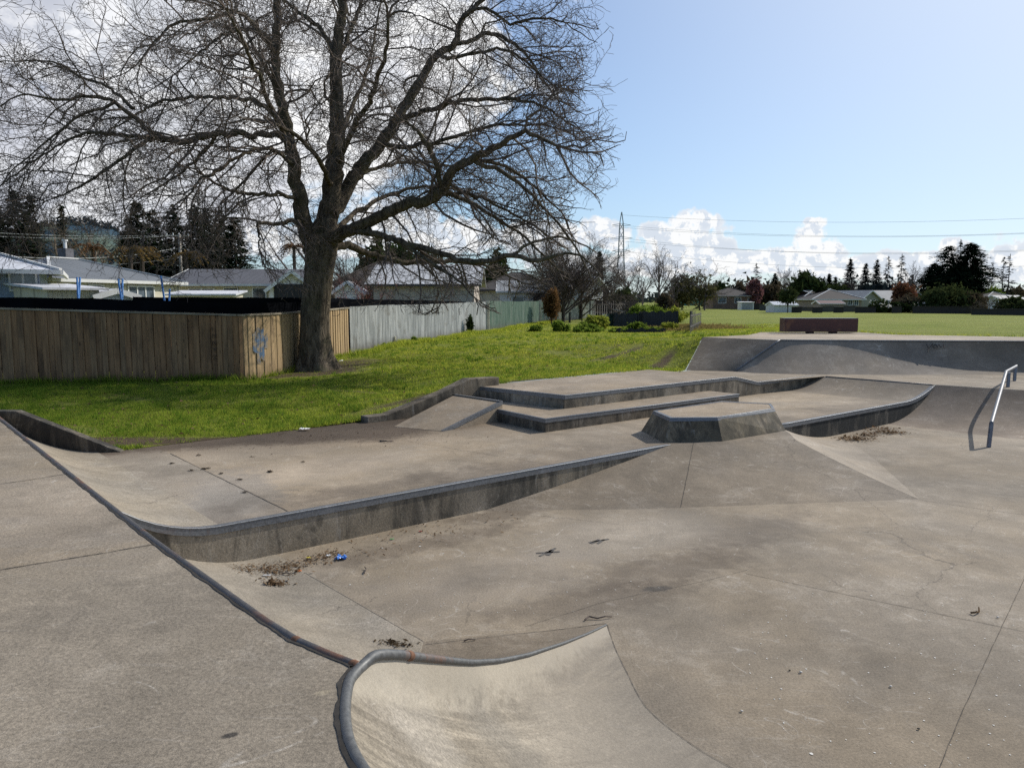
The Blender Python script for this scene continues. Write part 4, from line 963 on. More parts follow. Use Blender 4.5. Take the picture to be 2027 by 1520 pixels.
LIMBS = [
 [(622, 500, 0, 30), (606, 455, -.2, 29), (592, 398, -.4, 26), (582, 330, -.5, 23), (573, 280, -.5, 20), (560, 224, -.6, 18), (547, 140, -.6, 16), (548, 60, -.7, 14), (550, -20, -.8, 12), (545, -110, -.9, 9), (540, -200, -1, 6)],
 [(645, 480, 0, 34), (652, 420, .2, 31), (660, 359, .3, 28), (665, 290, .5, 25), (667, 224, .6, 21), (664, 130, .7, 18), (672, 60, .8, 15), (682, -10, .9, 13), (694, -100, 1, 9), (700, -200, 1, 6)],
 [(655, 430, .1, 25), (690, 370, .6, 25), (720, 325, .9, 23), (765, 270, 1.3, 21), (792, 225, 1.6, 19), (830, 165, 1.9, 17), (860, 115, 2.2, 14), (902, 84, 2.5, 12), (912, 40, 2.7, 10), (940, 14, 3, 9), (975, -30, 3.2, 7), (1000, -90, 3.4, 5)],
 [(652, 480, -.1, 24), (675, 462, -.5, 23), (710, 448, -1, 20), (750, 430, -1.5, 19), (794, 405, -2, 18), (847, 396, -2.4, 17), (876, 374, -2.7, 17), (897, 337, -3, 14), (939, 315, -3.3, 12), (990, 285, -3.7, 9), (1040, 262, -4, 7), (1100, 290, -4.2, 4)],
 [(650, 490, .2, 20), (690, 487, .8, 17), (731, 503, 1.4, 14), (794, 520, 2, 12), (850, 517, 2.4, 11), (900, 518, 2.8, 10), (959, 526, 3.2, 7), (1010, 548, 3.5, 4)],
 [(690, 456, -.8, 15), (720, 458, -1.2, 14), (752, 463, -1.5, 13), (794, 479, -2, 12), (856, 499, -2.4, 11), (939, 519, -3, 10), (1005, 508, -3.3, 9), (1063, 515, -3.6, 8), (1120, 502, -3.8, 5), (1160, 512, -4, 3.5), (1190, 548, -4.1, 2)],
 [(574, 288, -.5, 14), (552, 268, -.8, 13), (510, 268, -1, 12), (474, 265, -1.2, 12), (430, 266, -1.3, 12), (395, 272, -1.4, 12), (354, 280, -1.5, 12), (309, 268, -1.6, 11), (271, 238, -1.8, 9), (227, 203, -2, 7), (177, 190, -2.2, 6), (126, 199, -2.4, 5), (41, 190, -2.6, 3), (-30, 230, -2.6, 2)],
 [(330, 277, -1.5, 9), (270, 271, -1.2, 7), (200, 263, -1, 6), (150, 270, -.8, 5), (104, 296, -.6, 4), (63, 320, -.4, 4), (32, 346, -.2, 3), (-10, 375, 0, 2)],
 [(262, 215, -1.8, 7), (235, 190, -1.4, 6), (208, 170, -1.2, 5), (165, 154, -1, 5), (123, 130, -.8, 4), (85, 121, -.6, 3), (0, 122, -.4, 2)],
 [(548, 228, -.6, 11), (505, 202, .2, 9), (458, 194, .8, 8), (420, 192, 1.2, 7), (379, 194, 1.6, 7), (316, 203, 2, 6), (275, 226, 2.2, 5), (215, 260, 2.4, 3)],
 [(546, 130, -.6, 10), (535, 85, .2, 9), (505, 61, 1, 8), (458, 63, 1.6, 7), (426, 79, 2, 6), (390, 110, 2.4, 4), (340, 150, 2.6, 3)],
 [(548, 110, -.7, 9), (510, 60, -1.6, 8), (474, 24, -2.2, 7), (420, 36, -2.8, 6), (347, 48, -3.2, 5), (300, 90, -3.4, 3)],
 [(583, 330, -.5, 9), (545, 297, -1.5, 7), (505, 298, -2.3, 7), (474, 309, -2.8, 6), (426, 341, -3.4, 6), (395, 357, -3.6, 5), (373, 388, -3.8, 3)],
 [(578, 310, -.4, 8), (537, 300, .6, 7), (499, 341, 1.3, 6), (467, 374, 1.8, 5), (440, 400, 2.2, 3)],
 [(590, 395, -.4, 9), (560, 388, -1.2, 8), (520, 384, -1.9, 7), (483, 383, -2.5, 6), (440, 370, -3, 5), (405, 350, -3.3, 3)],
 [(600, 445, -.3, 10), (578, 436, -1, 9), (553, 444, -1.6, 8), (512, 441, -2, 6), (514, 470, -2.2, 4), (512, 490, -2.3, 2)],
 [(800, 236, 1.5, 12), (830, 224, 1.1, 11), (865, 214, .8, 10), (902, 201, .4, 9), (955, 198, .1, 8), (1011, 198, -.2, 7), (1066, 206, -.4, 5), (1120, 240, -.6, 3)],
 [(895, 90, 2.4, 11), (930, 82, 2.1, 10), (975, 67, 1.8, 9), (1029, 95, 1.5, 7), (1066, 146, 1.2, 5), (1105, 200, 1, 3)],
 [(868, 112, 2.2, 9), (888, 116, 1.6, 8), (938, 106, 1.1, 7), (993, 99, .7, 6), (1040, 122, .4, 5), (1095, 170, .1, 3)],
 [(913, 38, 2.7, 8), (949, 16, 2.2, 7), (985, 30, 1.8, 6), (1011, 47, 1.5, 6), (1068, 36, 1.2, 5), (1120, 45, 1, 3)],
 [(666, 120, .7, 11), (641, 64, 1.2, 10), (612, 38, 1.6, 9), (575, 12, 2, 7), (540, -10, 2.3, 5)],
 [(664, 140, .7, 11), (690, 70, 1.4, 9), (712, 15, 1.9, 8), (735, -50, 2.4, 6), (760, -130, 2.8, 4)],
 [(876, 372, -2.7, 10), (856, 312, -3.1, 9), (838, 275, -3.4, 8), (815, 250, -3.6, 5), (790, 235, -3.8, 3)],
 [(655, 375, .3, 12), (640, 330, -.9, 10), (610, 290, -2, 8), (575, 262, -3, 7), (530, 240, -3.9, 5)],
 [(668, 330, .4, 13), (702, 250, -.8, 11), (735, 190, -1.9, 9), (760, 120, -2.9, 7), (770, 40, -3.6, 5)],
 [(662, 300, .5, 12), (690, 230, 2.2, 10), (720, 160, 3.8, 8), (740, 80, 5.2, 6), (755, 0, 6.2, 4)],
 [(575, 300, -.5, 11), (540, 220, -2.2, 9), (510, 150, -3.8, 7), (480, 80, -5.0, 5), (450, 20, -5.8, 3)],
 [(562, 235, -.6, 11), (540, 160, 1.4, 9), (500, 90, 3.2, 7), (470, 20, 4.6, 5), (440, -60, 5.6, 3)],
 [(700, 350, .7, 10), (760, 330, 2.2, 8), (830, 320, 3.6, 7), (900, 330, 4.8, 5), (960, 360, 5.6, 3)],
 [(750, 285, 1.2, 11), (820, 290, .2, 9), (900, 272, -.8, 7), (970, 250, -1.4, 6), (1050, 250, -1.8, 4)],
 [(660, 465, .1, 14), (700, 425, 1.6, 11), (760, 390, 3, 9), (840, 370, 4.2, 7), (920, 380, 5, 4)],
 [(940, 318, -3.2, 7), (1000, 330, -2.6, 6), (1060, 370, -2.1, 5), (1110, 420, -1.8, 3)],
 [(940, 319, -3.3, 9), (1010, 352, -3.0, 7), (1080, 415, -2.8, 5), (1140, 490, -2.6, 4), (1175, 560, -2.5, 2)],
 [(876, 374, -2.7, 9), (960, 420, -2.0, 7), (1040, 470, -1.5, 5), (1105, 535, -1.1, 3)],
 [(794, 479, -2, 8), (850, 518, -2.6, 6), (905, 555, -3.0, 4), (940, 590, -3.2, 2)],
 [(1005, 508, -3.3, 6), (1060, 480, -3.0, 5), (1120, 470, -2.6, 4), (1180, 500, -2.3, 2)],
 [(309, 268, -1.6, 7), (235, 320, -1.9, 6), (160, 368, -2.1, 4), (90, 400, -2.2, 2)],
 [(430, 266, -1.3, 7), (385, 320, -.8, 6), (330, 362, -.4, 4), (265, 400, -.1, 2)],
 [(227, 203, -2, 6), (150, 235, -2.6, 5), (80, 290, -3, 3), (20, 340, -3.2, 2)],
 [(870, 385, -2.6, 8), (930, 385, -1.8, 7), (990, 410, -1.2, 5), (1060, 450, -.8, 4), (1130, 500, -.5, 2)],
]
cc = Vector(D(600, 210, TY))
def env(q):
    x = abs(q.x - cc.x) / (9.15 if q.x > cc.x else 9.7); y = abs(q.y - cc.y) / 7.6; z = (q.z - 8.6) / (9.5 if q.z > 8.6 else 6.5)
    an = math.atan2(q.z - 8.6, q.x - cc.x); lim = 1 + .30 * math.sin(5 * an + 1) * math.sin(q.y * .7) + .22 * math.sin(13 * an + q.y * 1.3)
    return x ** 3.4 + y ** 3.4 + abs(z) ** 3.4 < lim * R.uniform(.72, 1.22)
def bias(q):
    v = q - cc; v.z *= .35
    return v.normalized() if v.length > .1 else Vector((0, 0, 1))
SPEC = dict(zmin=2.15, n=[6, 6, 5, 4], wander=[.2, .26, .32, .32], droop=[-.03, -.10, -.075, .03], flip=[.2, .7, 1.6, 1.2], sides=[6, 5, 4, 3], rmin=.0048,
            step=[.44, .235, .145], bare=[.14, .12, .14], fwd=[.9, .9, .85], out=[.5, .45, .3], len=[(2, 3), (1.5, 3.4), (.7, 1.6), (.25, .70)], rad=[.1, .022, .0095, .0055])
crown = MB(); R.seed(5)
for li, path in enumerate(LIMBS):
    P3, rd = limb3(path); mb = MB(); mb.tube(P3, rd, 12 if rd[0] > .2 else 9, cap=True, jit=.06); mb.build('limb', M_bark, tree, smooth=True)
    L = [0]
    for a_, b_ in zip(P3, P3[1:]): L.append(L[-1] + math.dist(a_, b_))
    s = L[-1] * (.22 if li > 3 else .28)
    while s < L[-1]:
        i = max(j for j in range(len(L)) if L[j] <= s); i = min(i, len(P3) - 2)
        q = Vector(P3[i]).lerp(Vector(P3[i + 1]), (s - L[i]) / (L[i + 1] - L[i])); t = (Vector(P3[i + 1]) - Vector(P3[i])).normalized()
        a_ = t.orthogonal().normalized(); a_.rotate(Matrix.Rotation(R.uniform(0, 2 * PI), 3, t))
        nd = t * .7 + a_ + bias(q) * .45
        grow(crown, q, nd, R.uniform(1.6, 3.5) * (1.1 - .25 * s / L[-1]), min(rd[i] * .5, .027 * R.uniform(.6, 1.5)), 1, SPEC, env, bias)
        s += R.uniform(.26, .56)
    for _ in range(3):
        t = (Vector(P3[-1]) - Vector(P3[-3])).normalized() + Vector((R.gauss(0, .3), R.gauss(0, .3), R.gauss(0, .3)))
        grow(crown, P3[-1], t, R.uniform(1.4, 2.4), max(rd[-1] * .9, .015), 1, SPEC, env, bias)
# short water shoots on the trunk and main stems
for li in (0, 1, 2, 3):
    P3, rd = limb3(LIMBS[li])
    for i in range(2, len(P3) - 6):
        for _ in range(2):
            an = Vector((R.gauss(0, 1), R.gauss(0, 1), R.gauss(.2, .6))).normalized()
            grow(crown, Vector(P3[i]) + an * rd[i] * .8, an, R.uniform(.4, 1.1), .009, 2, SPEC, env, bias)
crown.build('crown', M_twig, tree)

def bare_tree(name, label, x, y, h, w, seed, m, stems=5, dens=1., fan=.55, group=None, droop=0., cat='tree', lowest=.18):
    R.seed(seed); z = gz(x, y) - .1; root = empty(name, (x, y, z), label, cat, group)
    th = max(.018, y * .00028)
    tr = MB(); cr = MB(); sp_ = dict(n=[5, 4, 3], wander=[.16, .2, .26], droop=[.05, .02 - droop, -droop], flip=[.3, .3, .3], sides=[4, 3, 3], rmin=th * .38, step=[h * .055 / dens, h * .035 / dens], bare=[.15, .12], fwd=[1.1, 1.0], out=[.3, .2],
                                     len=[(h * .4, h * .6), (h * .16, h * .30), (h * .06, h * .13)], rad=[h * .012, th * .85, th * .5])
    lean = Vector((R.gauss(0, .03), R.gauss(0, .03), 1))
    tr.tube([(x, y, z), tuple(Vector((x, y, z)) + lean * h * .25), tuple(Vector((x, y, z)) + lean * h * .55)], [h * .022, h * .017, h * .009], 7, cap=False)
    b_ = lambda q: Vector((q.x - x, q.y - y, (q.z - z - h * .3) * .7)).normalized() if (q - Vector((x, y, z))).length > .2 else Vector((0, 0, 1))
    for i in range(stems):
        s = h * R.uniform(lowest, .5); an = 2 * PI * i / stems + R.uniform(-.4, .4); sl_ = fan * R.uniform(.6, 1.3)
        grow(cr, Vector((x, y, z)) + lean * s, (math.cos(an) * sl_ * w / h * 2, math.sin(an) * sl_ * w / h * 2, 1), (h - s) * R.uniform(.75, 1.0), h * .010, 0, sp_, None, b_)
    tr.build('trunk', m, root, smooth=True); cr.build('crown', m, root)
    return root
# ================================================================ HOUSES
def wmat(name, c, pitch=.16, vert=False, var=.06):
    m, k, b = new_mat(name); p = k.obj(); q = k.xyz(p)
    s = k.math('FRACT', k.math('DIVIDE', q[2] if not vert else k.math('ADD', q[0], q[1]), pitch))
    edge = k.map(s, 0, .12 if not vert else .2, .55, 1)
    n = k.noise(p, 1.5, 4, .6); n2 = k.noise(k.vmath('MULTIPLY', p, (4, 4, .6)), 1., 4, .6)
    cc_ = k.bright(c, k.math('MULTIPLY', edge, k.math('MULTIPLY', k.map(n, .3, .7, 1 - var, 1 + var, False), k.map(n2, .3, .7, .92, 1.06, False))))
    finish(k, b, cc_, .7, k.bump(edge, .3, .01), spec=.3); return m
def rmat(name, c, pitch=.3, axis=0, rough=.5, lines=.6, spec=.4):
    m, k, b = new_mat(name); p = k.obj(); q = k.xyz(p)
    s = k.math('FRACT', k.math('DIVIDE', q[axis], pitch)); edge = k.map(s, 0, .35, lines, 1)
    n = k.noise(p, .9, 5, .65); cc_ = k.bright(c, k.math('MULTIPLY', edge, k.map(n, .3, .7, .8, 1.15, False)))
    finish(k, b, cc_, rough, None, spec=spec); return m
M_white = plain('white_paint', (.72, .72, .70), .5, .06, 2)
M_glass = glass('window_glass'); M_gutter = plain('gutter_paint', (.60, .60, .58), .5, .05, 2)
M_brickc = plain('chimney_block', (.10, .10, .11), .9, .3, 8)
def house(name, label, x, y, rot, w, d, eave, ridge, kind, mw, mr, mf=None, wins=(), over=.5, chim=(), base=None, cat='house', group=None, mgable=None, doors=()):
    z0 = gz(x, y) - .2; M = Matrix.Translation((x, y, 0)) @ Matrix.Rotation(rot, 4, 'Z'); mf = mf or M_gutter
    root = empty(name, (x, y, z0), label, cat, group); root.rotation_euler = (0, 0, 0)
    mb = MB(M); mb.box(0, w, 0, d, z0, eave)
    if kind == 'gx':                  # ridge along local x, gable ends left and right
        for s in (0, w): mb.add([(s, 0, eave), (s, d, eave), (s, d / 2, ridge - .06)], [(0, 1, 2)])
    if kind == 'gy':
        for s in (0, d): mb.add([(0, s, eave), (w, s, eave), (w / 2, s, ridge - .06)], [(0, 1, 2)])
    mb.build('wall', mw, root)
    mb = MB(M); o = over; dz = .06
    sl = (ridge - eave) / (d / 2) if kind != 'gy' else (ridge - eave) / (w / 2)
    if kind == 'hip':
        e = [(-o, -o, eave - sl * o * .0), (w + o, -o, eave), (w + o, d + o, eave), (-o, d + o, eave)]; r1, r2 = (d / 2, d / 2, ridge), (w - d / 2, d / 2, ridge)
        mb.add(e + [r1, r2], [(0, 1, 5, 4), (1, 2, 5), (2, 3, 4, 5), (3, 0, 4)])
    elif kind == 'gx':
        for (ya, yb) in ((-o, d / 2), (d + o, d / 2)):
            za = eave - sl * o
            mb.solid([(-o, ya, za + dz), (w + o, ya, za + dz), (w + o, yb, ridge + dz), (-o, yb, ridge + dz)], [(-o, ya, za), (w + o, ya, za), (w + o, yb, ridge), (-o, yb, ridge)])
    elif kind == 'gy':
        for (xa, xb) in ((-o, w / 2), (w + o, w / 2)):
            za = eave - sl * o
            mb.solid([(xa, -o, za + dz), (xa, d + o, za + dz), (xb, d + o, ridge + dz), (xb, -o, ridge + dz)], [(xa, -o, za), (xa, d + o, za), (xb, d + o, ridge), (xb, -o, ridge)])
    else:                             # lean-to falling to the front
        mb.solid([(-o, -o, eave), (w + o, -o, eave), (w + o, d + o, ridge), (-o, d + o, ridge)], [(-o, -o, eave - .08), (w + o, -o, eave - .08), (w + o, d + o, ridge - .08), (-o, d + o, ridge - .08)])
    mb.build('roof', mr, root)
    if kind == 'hip':
        mb = MB(M); mb.bar((-o, -o - .03, eave - .06), (w + o, -o - .03, eave - .06), .10, .16); mb.bar((w + o + .03, -o, eave - .06), (w + o + .03, d + o, eave - .06), .10, .16); mb.bar((-o - .03, -o, eave - .06), (-o - .03, d + o, eave - .06), .10, .16); mb.build('gutter', mf, root)
        mb = MB(M); mb.bar((w + o, -o, eave + .05), (w - d / 2, d / 2, ridge + .04), .14, .06); mb.bar((d / 2, d / 2, ridge + .04), (w - d / 2, d / 2, ridge + .04), .14, .06); mb.bar((-o, -o, eave + .05), (d / 2, d / 2, ridge + .04), .14, .06); mb.build('ridge_cap', mgable or mf, root)
    elif kind == 'gx':
        za = eave - sl * o; mb = MB(M); mb.bar((-o, -o - .05, za), (w + o, -o - .05, za), .08, .14); mb.build('gutter', mf, root)
        for s in (-o - .02, w + o + .02):
            mb = MB(M); mb.bar((s, -o, za - .02), (s, d / 2, ridge - .02), .05, .20); mb.bar((s, d + o, za - .02), (s, d / 2, ridge - .02), .05, .20)
            mb.build('barge_board', mgable or M_white, root)
    elif kind == 'gy':
        za = eave - sl * o; mb = MB(M)
        for s in (-o - .02,):
            mb.bar((-o, s, za - .02), (w / 2, s, ridge - .02), .05, .20); mb.bar((w + o, s, za - .02), (w / 2, s, ridge - .02), .05, .20)
        mb.build('barge_board', mgable or M_white, root)
    def face(f, s, z):
        if f == 'f': return (s, -.02, z), (1, 0), (0, -1)
        if f == 'r': return (w + .02, s, z), (0, 1), (1, 0)
        return (-.02, s, z), (0, 1), (-1, 0)
    for wn in wins:
        f, s, zb, ww, hh = wn[:5]; n = wn[5] if len(wn) > 5 else 1
        (px, py, pz), (ux, uy), (nx, ny) = face(f, s, zb)
        def rect(mb, s0, s1, za, zb_, t0, t1):
            a = [(px + ux * q + nx * t, py + uy * q + ny * t) for q, t in ((s0, t0), (s1, t0), (s1, t1), (s0, t1))]
            mb.solid([(p_[0], p_[1], zb_) for p_ in a], [(p_[0], p_[1], za) for p_ in a])
        fr = MB(M); t = .07
        rect(fr, -t, ww + t, zb - t, zb, 0, .06); rect(fr, -t, ww + t, zb + hh, zb + hh + t, 0, .06); rect(fr, -t, 0, zb, zb + hh, 0, .06); rect(fr, ww, ww + t, zb, zb + hh, 0, .06)
        for i in range(1, n): rect(fr, ww * i / n - .035, ww * i / n + .035, zb, zb + hh, 0, .06)
        wo = fr.build('window', M_white, root); pn = MB(M); rect(pn, 0, ww, zb, zb + hh, .003, .018); pn.build('pane', M_glass, wo)
    for (cx_, cy_, cz_, ch, cw) in chim:
        mb = MB(M); mb.box(cx_ - cw / 2, cx_ + cw / 2, cy_ - cw / 2, cy_ + cw / 2, cz_, cz_ + ch); c_ = mb.build('chimney', M_brickc, root)
        mb = MB(M); mb.tube([(cx_, cy_, cz_ + ch), (cx_, cy_, cz_ + ch + .4)], .09, 8); mb.tube([(cx_, cy_, cz_ + ch + .4), (cx_, cy_, cz_ + ch + .48)], .15, 8); mb.build('flue', M_white, c_)
    for (f, s, ww, hh, dm) in doors:
        (px, py, pz), (ux, uy), (nx, ny) = face(f, s, z0)
        mb = MB(M); a = [(px + ux * q + nx * t_, py + uy * q + ny * t_) for q, t_ in ((0, 0), (ww, 0), (ww, .03), (0, .03))]
        mb.solid([(p_[0], p_[1], z0 + .5 + hh) for p_ in a], [(p_[0], p_[1], z0 + .2) for p_ in a]); mb.build('door', dm, root)
    return root
M_dark = plain('dark_opening', (.015, .015, .017), .6, .2, 2)
wb_blue = wmat('blue_weatherboard', (.26, .32, .42), .18); wb_cream = wmat('cream_weatherboard', (.60, .56, .44), .2); wb_grey = wmat('beige_weatherboard', (.46, .40, .34), .2); wb_white = wmat('white_weatherboard', (.80, .79, .76), .2); cl_cream = wmat('cream_vertical_cladding', (.62, .56, .42), .22, True); cl_white = wmat('white_vertical_cladding', (.66, .67, .68), .2, True)
rf_white = rmat('pale_iron_roof', (.62, .63, .66), .5, 0, .4, .8); rf_grey = rmat('grey_iron_roof', (.11, .125, .14), .45, 1, .5, .6); rf_dark = rmat('charcoal_roof', (.075, .075, .085), .4, 0, .55, .7); rf_strip = rmat('zinc_ribbed_roof', (.42, .43, .44), .50, 0, .35, .35); rf_brown = rmat('brown_tile_roof', (.085, .07, .058), .35, 2, .8, .45); rf_tile = rmat('dark_tile_roof', (.055, .048, .044), .4, 2, .8, .6)
brick = plain('brown_brick', (.17, .11, .08), .9, .2, 5)
house('weatherboard_house', 'blue and white weatherboard house with a pale roof at the left edge of the photo', -25.95, 25.0, .50, 9.15, 7, 3.66, 5.0, 'hip', wb_blue, rf_white, wins=(('f', 6.6, 2.9, .9, .72, 2), ('f', 8.25, 2.95, .78, .68, 2)), over=.75)
house('weatherboard_house', 'long cream house with a grey iron roof and a dark block chimney on the left', -21.6, 36.3, 1.33, 9.2, 7.2, 3.55, 4.75, 'hip', wb_cream, rf_grey, wins=(('f', 2.3, 2.2, .9, 1.05, 1), ('f', 5.0, 1.6, 1.9, 1.65, 3)), over=.3, chim=((5.6, 4.4, 4.2, 1.15, .55),), doors=(('f', 3.6, .9, 2.0, M_dark),))
h3 = house('weatherboard_house', 'low cream house with a charcoal roof, behind the bare tree on the left', -22.3, 50.5, -.03, 8.0, 8, 3.62, 4.62, 'gx', wb_cream, rf_dark, wins=(('f', 1.3, 2.35, 1.6, .9, 2), ('f', 3.6, 1.9, .85, 1.4, 1), ('f', 5.5, 2.4, .8, .9, 1)), over=.5)
house('porch_wing', 'small white gabled porch on the end of the charcoal roofed house', -15.2, 48.6, .35, 2.6, 5, 3.35, 4.35, 'gy', wb_white, rf_dark, over=.35, cat='porch', doors=(('f', .25, 2.1, 2.55, M_dark),))
house('tin_shed', 'flat roofed cream shed with upright cladding below the blue house', -16.2, 27.0, .92, 1.75, 2.9, 3.0, 3.2, 'lean', cl_cream, rf_white, over=.25, cat='shed')
house('garden_shed', 'small white ribbed garden shed just above the black screen', -15.2, 28.2, .9, 1.5, 2.2, 2.70, 2.92, 'gy', cl_white, rf_white, over=.12, cat='shed')
house('tin_shed', 'white topped lean-to under the window of the long cream house', -16.9, 38.3, .1, 3.0, 2, 2.85, 3.05, 'lean', wb_cream, rf_white, over=.2, cat='shed')
house('weatherboard_house', 'small white gable seen through the twigs right of the big trunk', -11.9, 52, .1, 1.7, 5, 3.15, 3.75, 'gy', wb_white, rf_white, wins=(('f', .3, 1.7, 1.0, .9, 1),), over=.35)
house('garage', 'beige garage with a shiny ribbed roof behind the silver iron fence', -8.95, 50.0, .0, 6.5, 8.4, 3.62, 4.95, 'gx', wb_grey, rf_strip, mf=plain('dark_gutter', (.05, .05, .05), .6), over=.45, mgable=plain('grey_barge', (.28, .29, .30), .6))
house('tiled_house', 'brown tiled roof of a house behind the twiggy bushes right of the trunk', -15.0, 62, .02, 9, 9, 3.4, 6.1, 'hip', wb_grey, rf_brown, over=.5, mgable=plain('brown_ridge', (.09, .07, .055), .8), mf=plain('brown_gutter', (.12, .1, .08), .8))
house('tin_shed', 'pale shed with a grey roof, right of the beige garage', -1.15, 72, 0, 4.8, 5, 3.35, 4.3, 'gx', wb_white, rmat('dull_zinc_roof', (.30, .31, .31), .4, 0), over=.3, cat='shed', wins=(('f', 1.2, 2.0, 1.0, .8, 1),), doors=(('f', 3.2, 2.0, 2.4, M_dark),))
house('tiled_house', 'dark roofed house low behind the beige garage', -3.6, 84, .1, 9, 8, 3.6, 5.6, 'hip', wb_grey, rf_tile, over=.5, mgable=rf_tile, mf=rf_tile)
house('tall_white_house', 'tall white gabled building half hidden by the twigs at the far end of the fences', 9.6, 100, .95, 4.4, 5, 4.4, 5.5, 'gy', wmat('bright_white_wall', (.80, .80, .80), .3), rf_white, over=.5)
# far side of the field
def fx(u, Y): return D(u, 600, Y)[0]
house('brick_house', 'brown brick house with a dark hipped roof on the far left side of the field', fx(1411, 172), 172, .0, 9.6, 9, 3.3, 5.1, 'hip', brick, rf_tile, wins=(('f', 1.2, 1.7, 1.7, 1.2, 1), ('f', 4.9, 1.7, 1.3, 1.2, 2), ('f', 7.8, 1.8, .7, 1.0, 1)), over=.6, mgable=rf_tile, mf=plain('cream_gutter', (.38, .36, .32), .7))
house('carport', 'small white flat roofed carport beside the brown brick house', fx(1467, 163), 163, 0, 2.7, 2.5, 1.95, 2.05, 'lean', M_white, M_white, over=.2, cat='shed', doors=(('f', .25, 2.2, 1.2, plain('pale_screen', (.32, .33, .33), .7)),))
house('garden_shed', 'white metal shed with a shallow gabled roof at the edge of the field', fx(1533, 122), 122, .12, 3.9, 3, 1.65, 2.15, 'gx', cl_white, rf_white, over=.1, cat='shed')
house('tiled_house', 'wide house with a dark hipped roof and white hip caps across the field', fx(1612, 140), 140, -.04, 8.4, 9, 2.55, 4.45, 'hip', wmat('tan_wall', (.30, .25, .20), .3), rf_tile, wins=(('f', 6.0, 1.5, .7, .9, 2), ('f', 7.1, 1.5, .7, .9, 2)), over=.6, mgable=M_white, mf=M_white)
house('tiled_house', 'smaller dark roofed wing with white edges, left of the wide hipped house', fx(1588, 150), 150, 0, 4.2, 6, 2.6, 4.2, 'hip', wmat('tan_wing_wall', (.28, .24, .2), .3), rf_tile, over=.5, mgable=M_white)
house('tin_shed', 'low shed with a reddish roof in front of the wide hipped house', fx(1625, 128), 128, 0, 3.8, 3.4, 1.85, 2.3, 'gx', wmat('shed_tan', (.26, .22, .19), .3), rmat('red_roof', (.17, .09, .075), .3), over=.2, cat='shed')
rf_l = rmat('light_grey_roof', (.24, .25, .25), .4, 0, .6, .8)
house('gabled_house', 'grey green gable roofed house right of the wide hipped house', fx(1702, 150), 150, .5, 6, 8, 2.55, 4.25, 'gy', wmat('sage_wall', (.26, .27, .22), .3), rf_l, over=.5)
house('gabled_house', 'pale gable roofed house behind the hedge with white blossom', fx(1742, 155), 155, .1, 9.5, 8, 2.5, 4.3, 'gx', wmat('pale_wall', (.42, .42, .38), .3), rf_l, over=.5)
house('gabled_house', 'low white roofed house half hidden behind the hedges at the right edge', fx(1992, 132), 132, .3, 5, 5, 2.3, 3.2, 'gx', wb_white, rf_l, over=.5)
house('gabled_house', 'dark roofed house low behind the brown bush at the right', fx(1952, 140), 140, .0, 6, 6, 2.6, 3.9, 'hip', wb_grey, rf_tile, over=.5)

# ================================================================ TRAMPOLINE, POLES, WIRES, PYLON
M_bluef = plain('blue_foam', (.055, .22, .55), .6, .1, 3)
tr_ = empty('trampoline', (-13.6, 25.5, .4), 'trampoline with blue padded net poles behind the black screen', 'trampoline')
mb = MB(); ring = [(-13.6 + 2.2 * math.cos(2 * PI * i / 24), 25.5 + 1.5 * math.sin(2 * PI * i / 24), 1.2) for i in range(25)]
mb.tube(ring, .05, 8); mb.build('frame', M_bluef, tr_, smooth=True)
mb = MB(); mb.poly([(x, y, 1.21) for x, y, z in ring[:-1]]); mb.build('mat', M_black, tr_)
for (u1, v1, u2, v2, Y) in ((152.5, 549, 155, 594, 24.6), (158.5, 549, 156, 594, 24.7), (234, 552, 241, 596, 24.4), (242.5, 552, 242, 596, 24.6), (318.5, 546, 326, 598, 24.6), (336, 572, 335, 598, 24.8)):
    mb = MB(); a_, c_ = D(u1, v1, Y), D(u2, v2, Y); d_ = Vector(c_) - Vector(a_)
    mb.tube([a_, tuple(Vector(a_) + d_ * 2.6)], .03, 10); mb.build('net_pole', M_bluef, tr_, smooth=True)
M_wood = plain('grey_pole_wood', (.30, .27, .23), .9, .2, 2); M_wire = plain('wire_metal', (.22, .22, .23), .5); M_wirel = plain('pale_wire', (.42, .42, .41), .4)
def pole(u, vt, vb, Y, label, arm=True, w=.16):
    t, bq = D(u, vt, Y), D(u, vb, Y); z = gz(t[0], Y); root = empty('power_pole', (t[0], Y, z), label, 'power pole')
    mb = MB(); mb.tube([(t[0], Y, z), t], [w, w * .7], 10); mb.build('post', M_wood, root, smooth=True)
    if arm:
        mb = MB(); mb.bar((t[0] - 1.0, Y - .5, t[2] - .15), (t[0] + .75, Y + .4, t[2] - .12), .10, .12); mb.build('crossarm', M_wood, root)
        for s in (-.9, -.45, .35, .65):
            mb = MB(); mb.tube([(t[0] + s, Y + s * .5, t[2] - .1), (t[0] + s, Y + s * .5, t[2] + .12)], [.05, .03], 6); mb.build('insulator', M_white, root)
        mb = MB(); mb.bar((t[0] - .35, Y, t[2] - 1.25), (t[0] + .35, Y, t[2] - 1.25), .06, .08); mb.build('lower_arm', M_wood, root)
    return root
pole(355, 464, 525, 68, 'wooden power pole with a crossarm above the roofs on the left')
def wire(label, p, q, sag, r, m):
    n = 24; pts = [(*lerp(p, q, i / n)[:2], lerp(p, q, i / n)[2] - sag * 4 * (i / n) * (1 - i / n)) for i in range(n + 1)]
    mb = MB(); mb.tube(pts, r, 4, cap=False); mb.build('overhead_wire', m, label=label, cat='wire')
e_ = D(352, 466, 68)
wire('upper pale overhead wire running left from the power pole', D(-420, 425, 52), e_, .55, .022, M_wirel)
wire('second pale overhead wire, close under the upper wire on the left', D(-420, 429, 51), D(350, 467, 67.5), .70, .02, M_wirel)
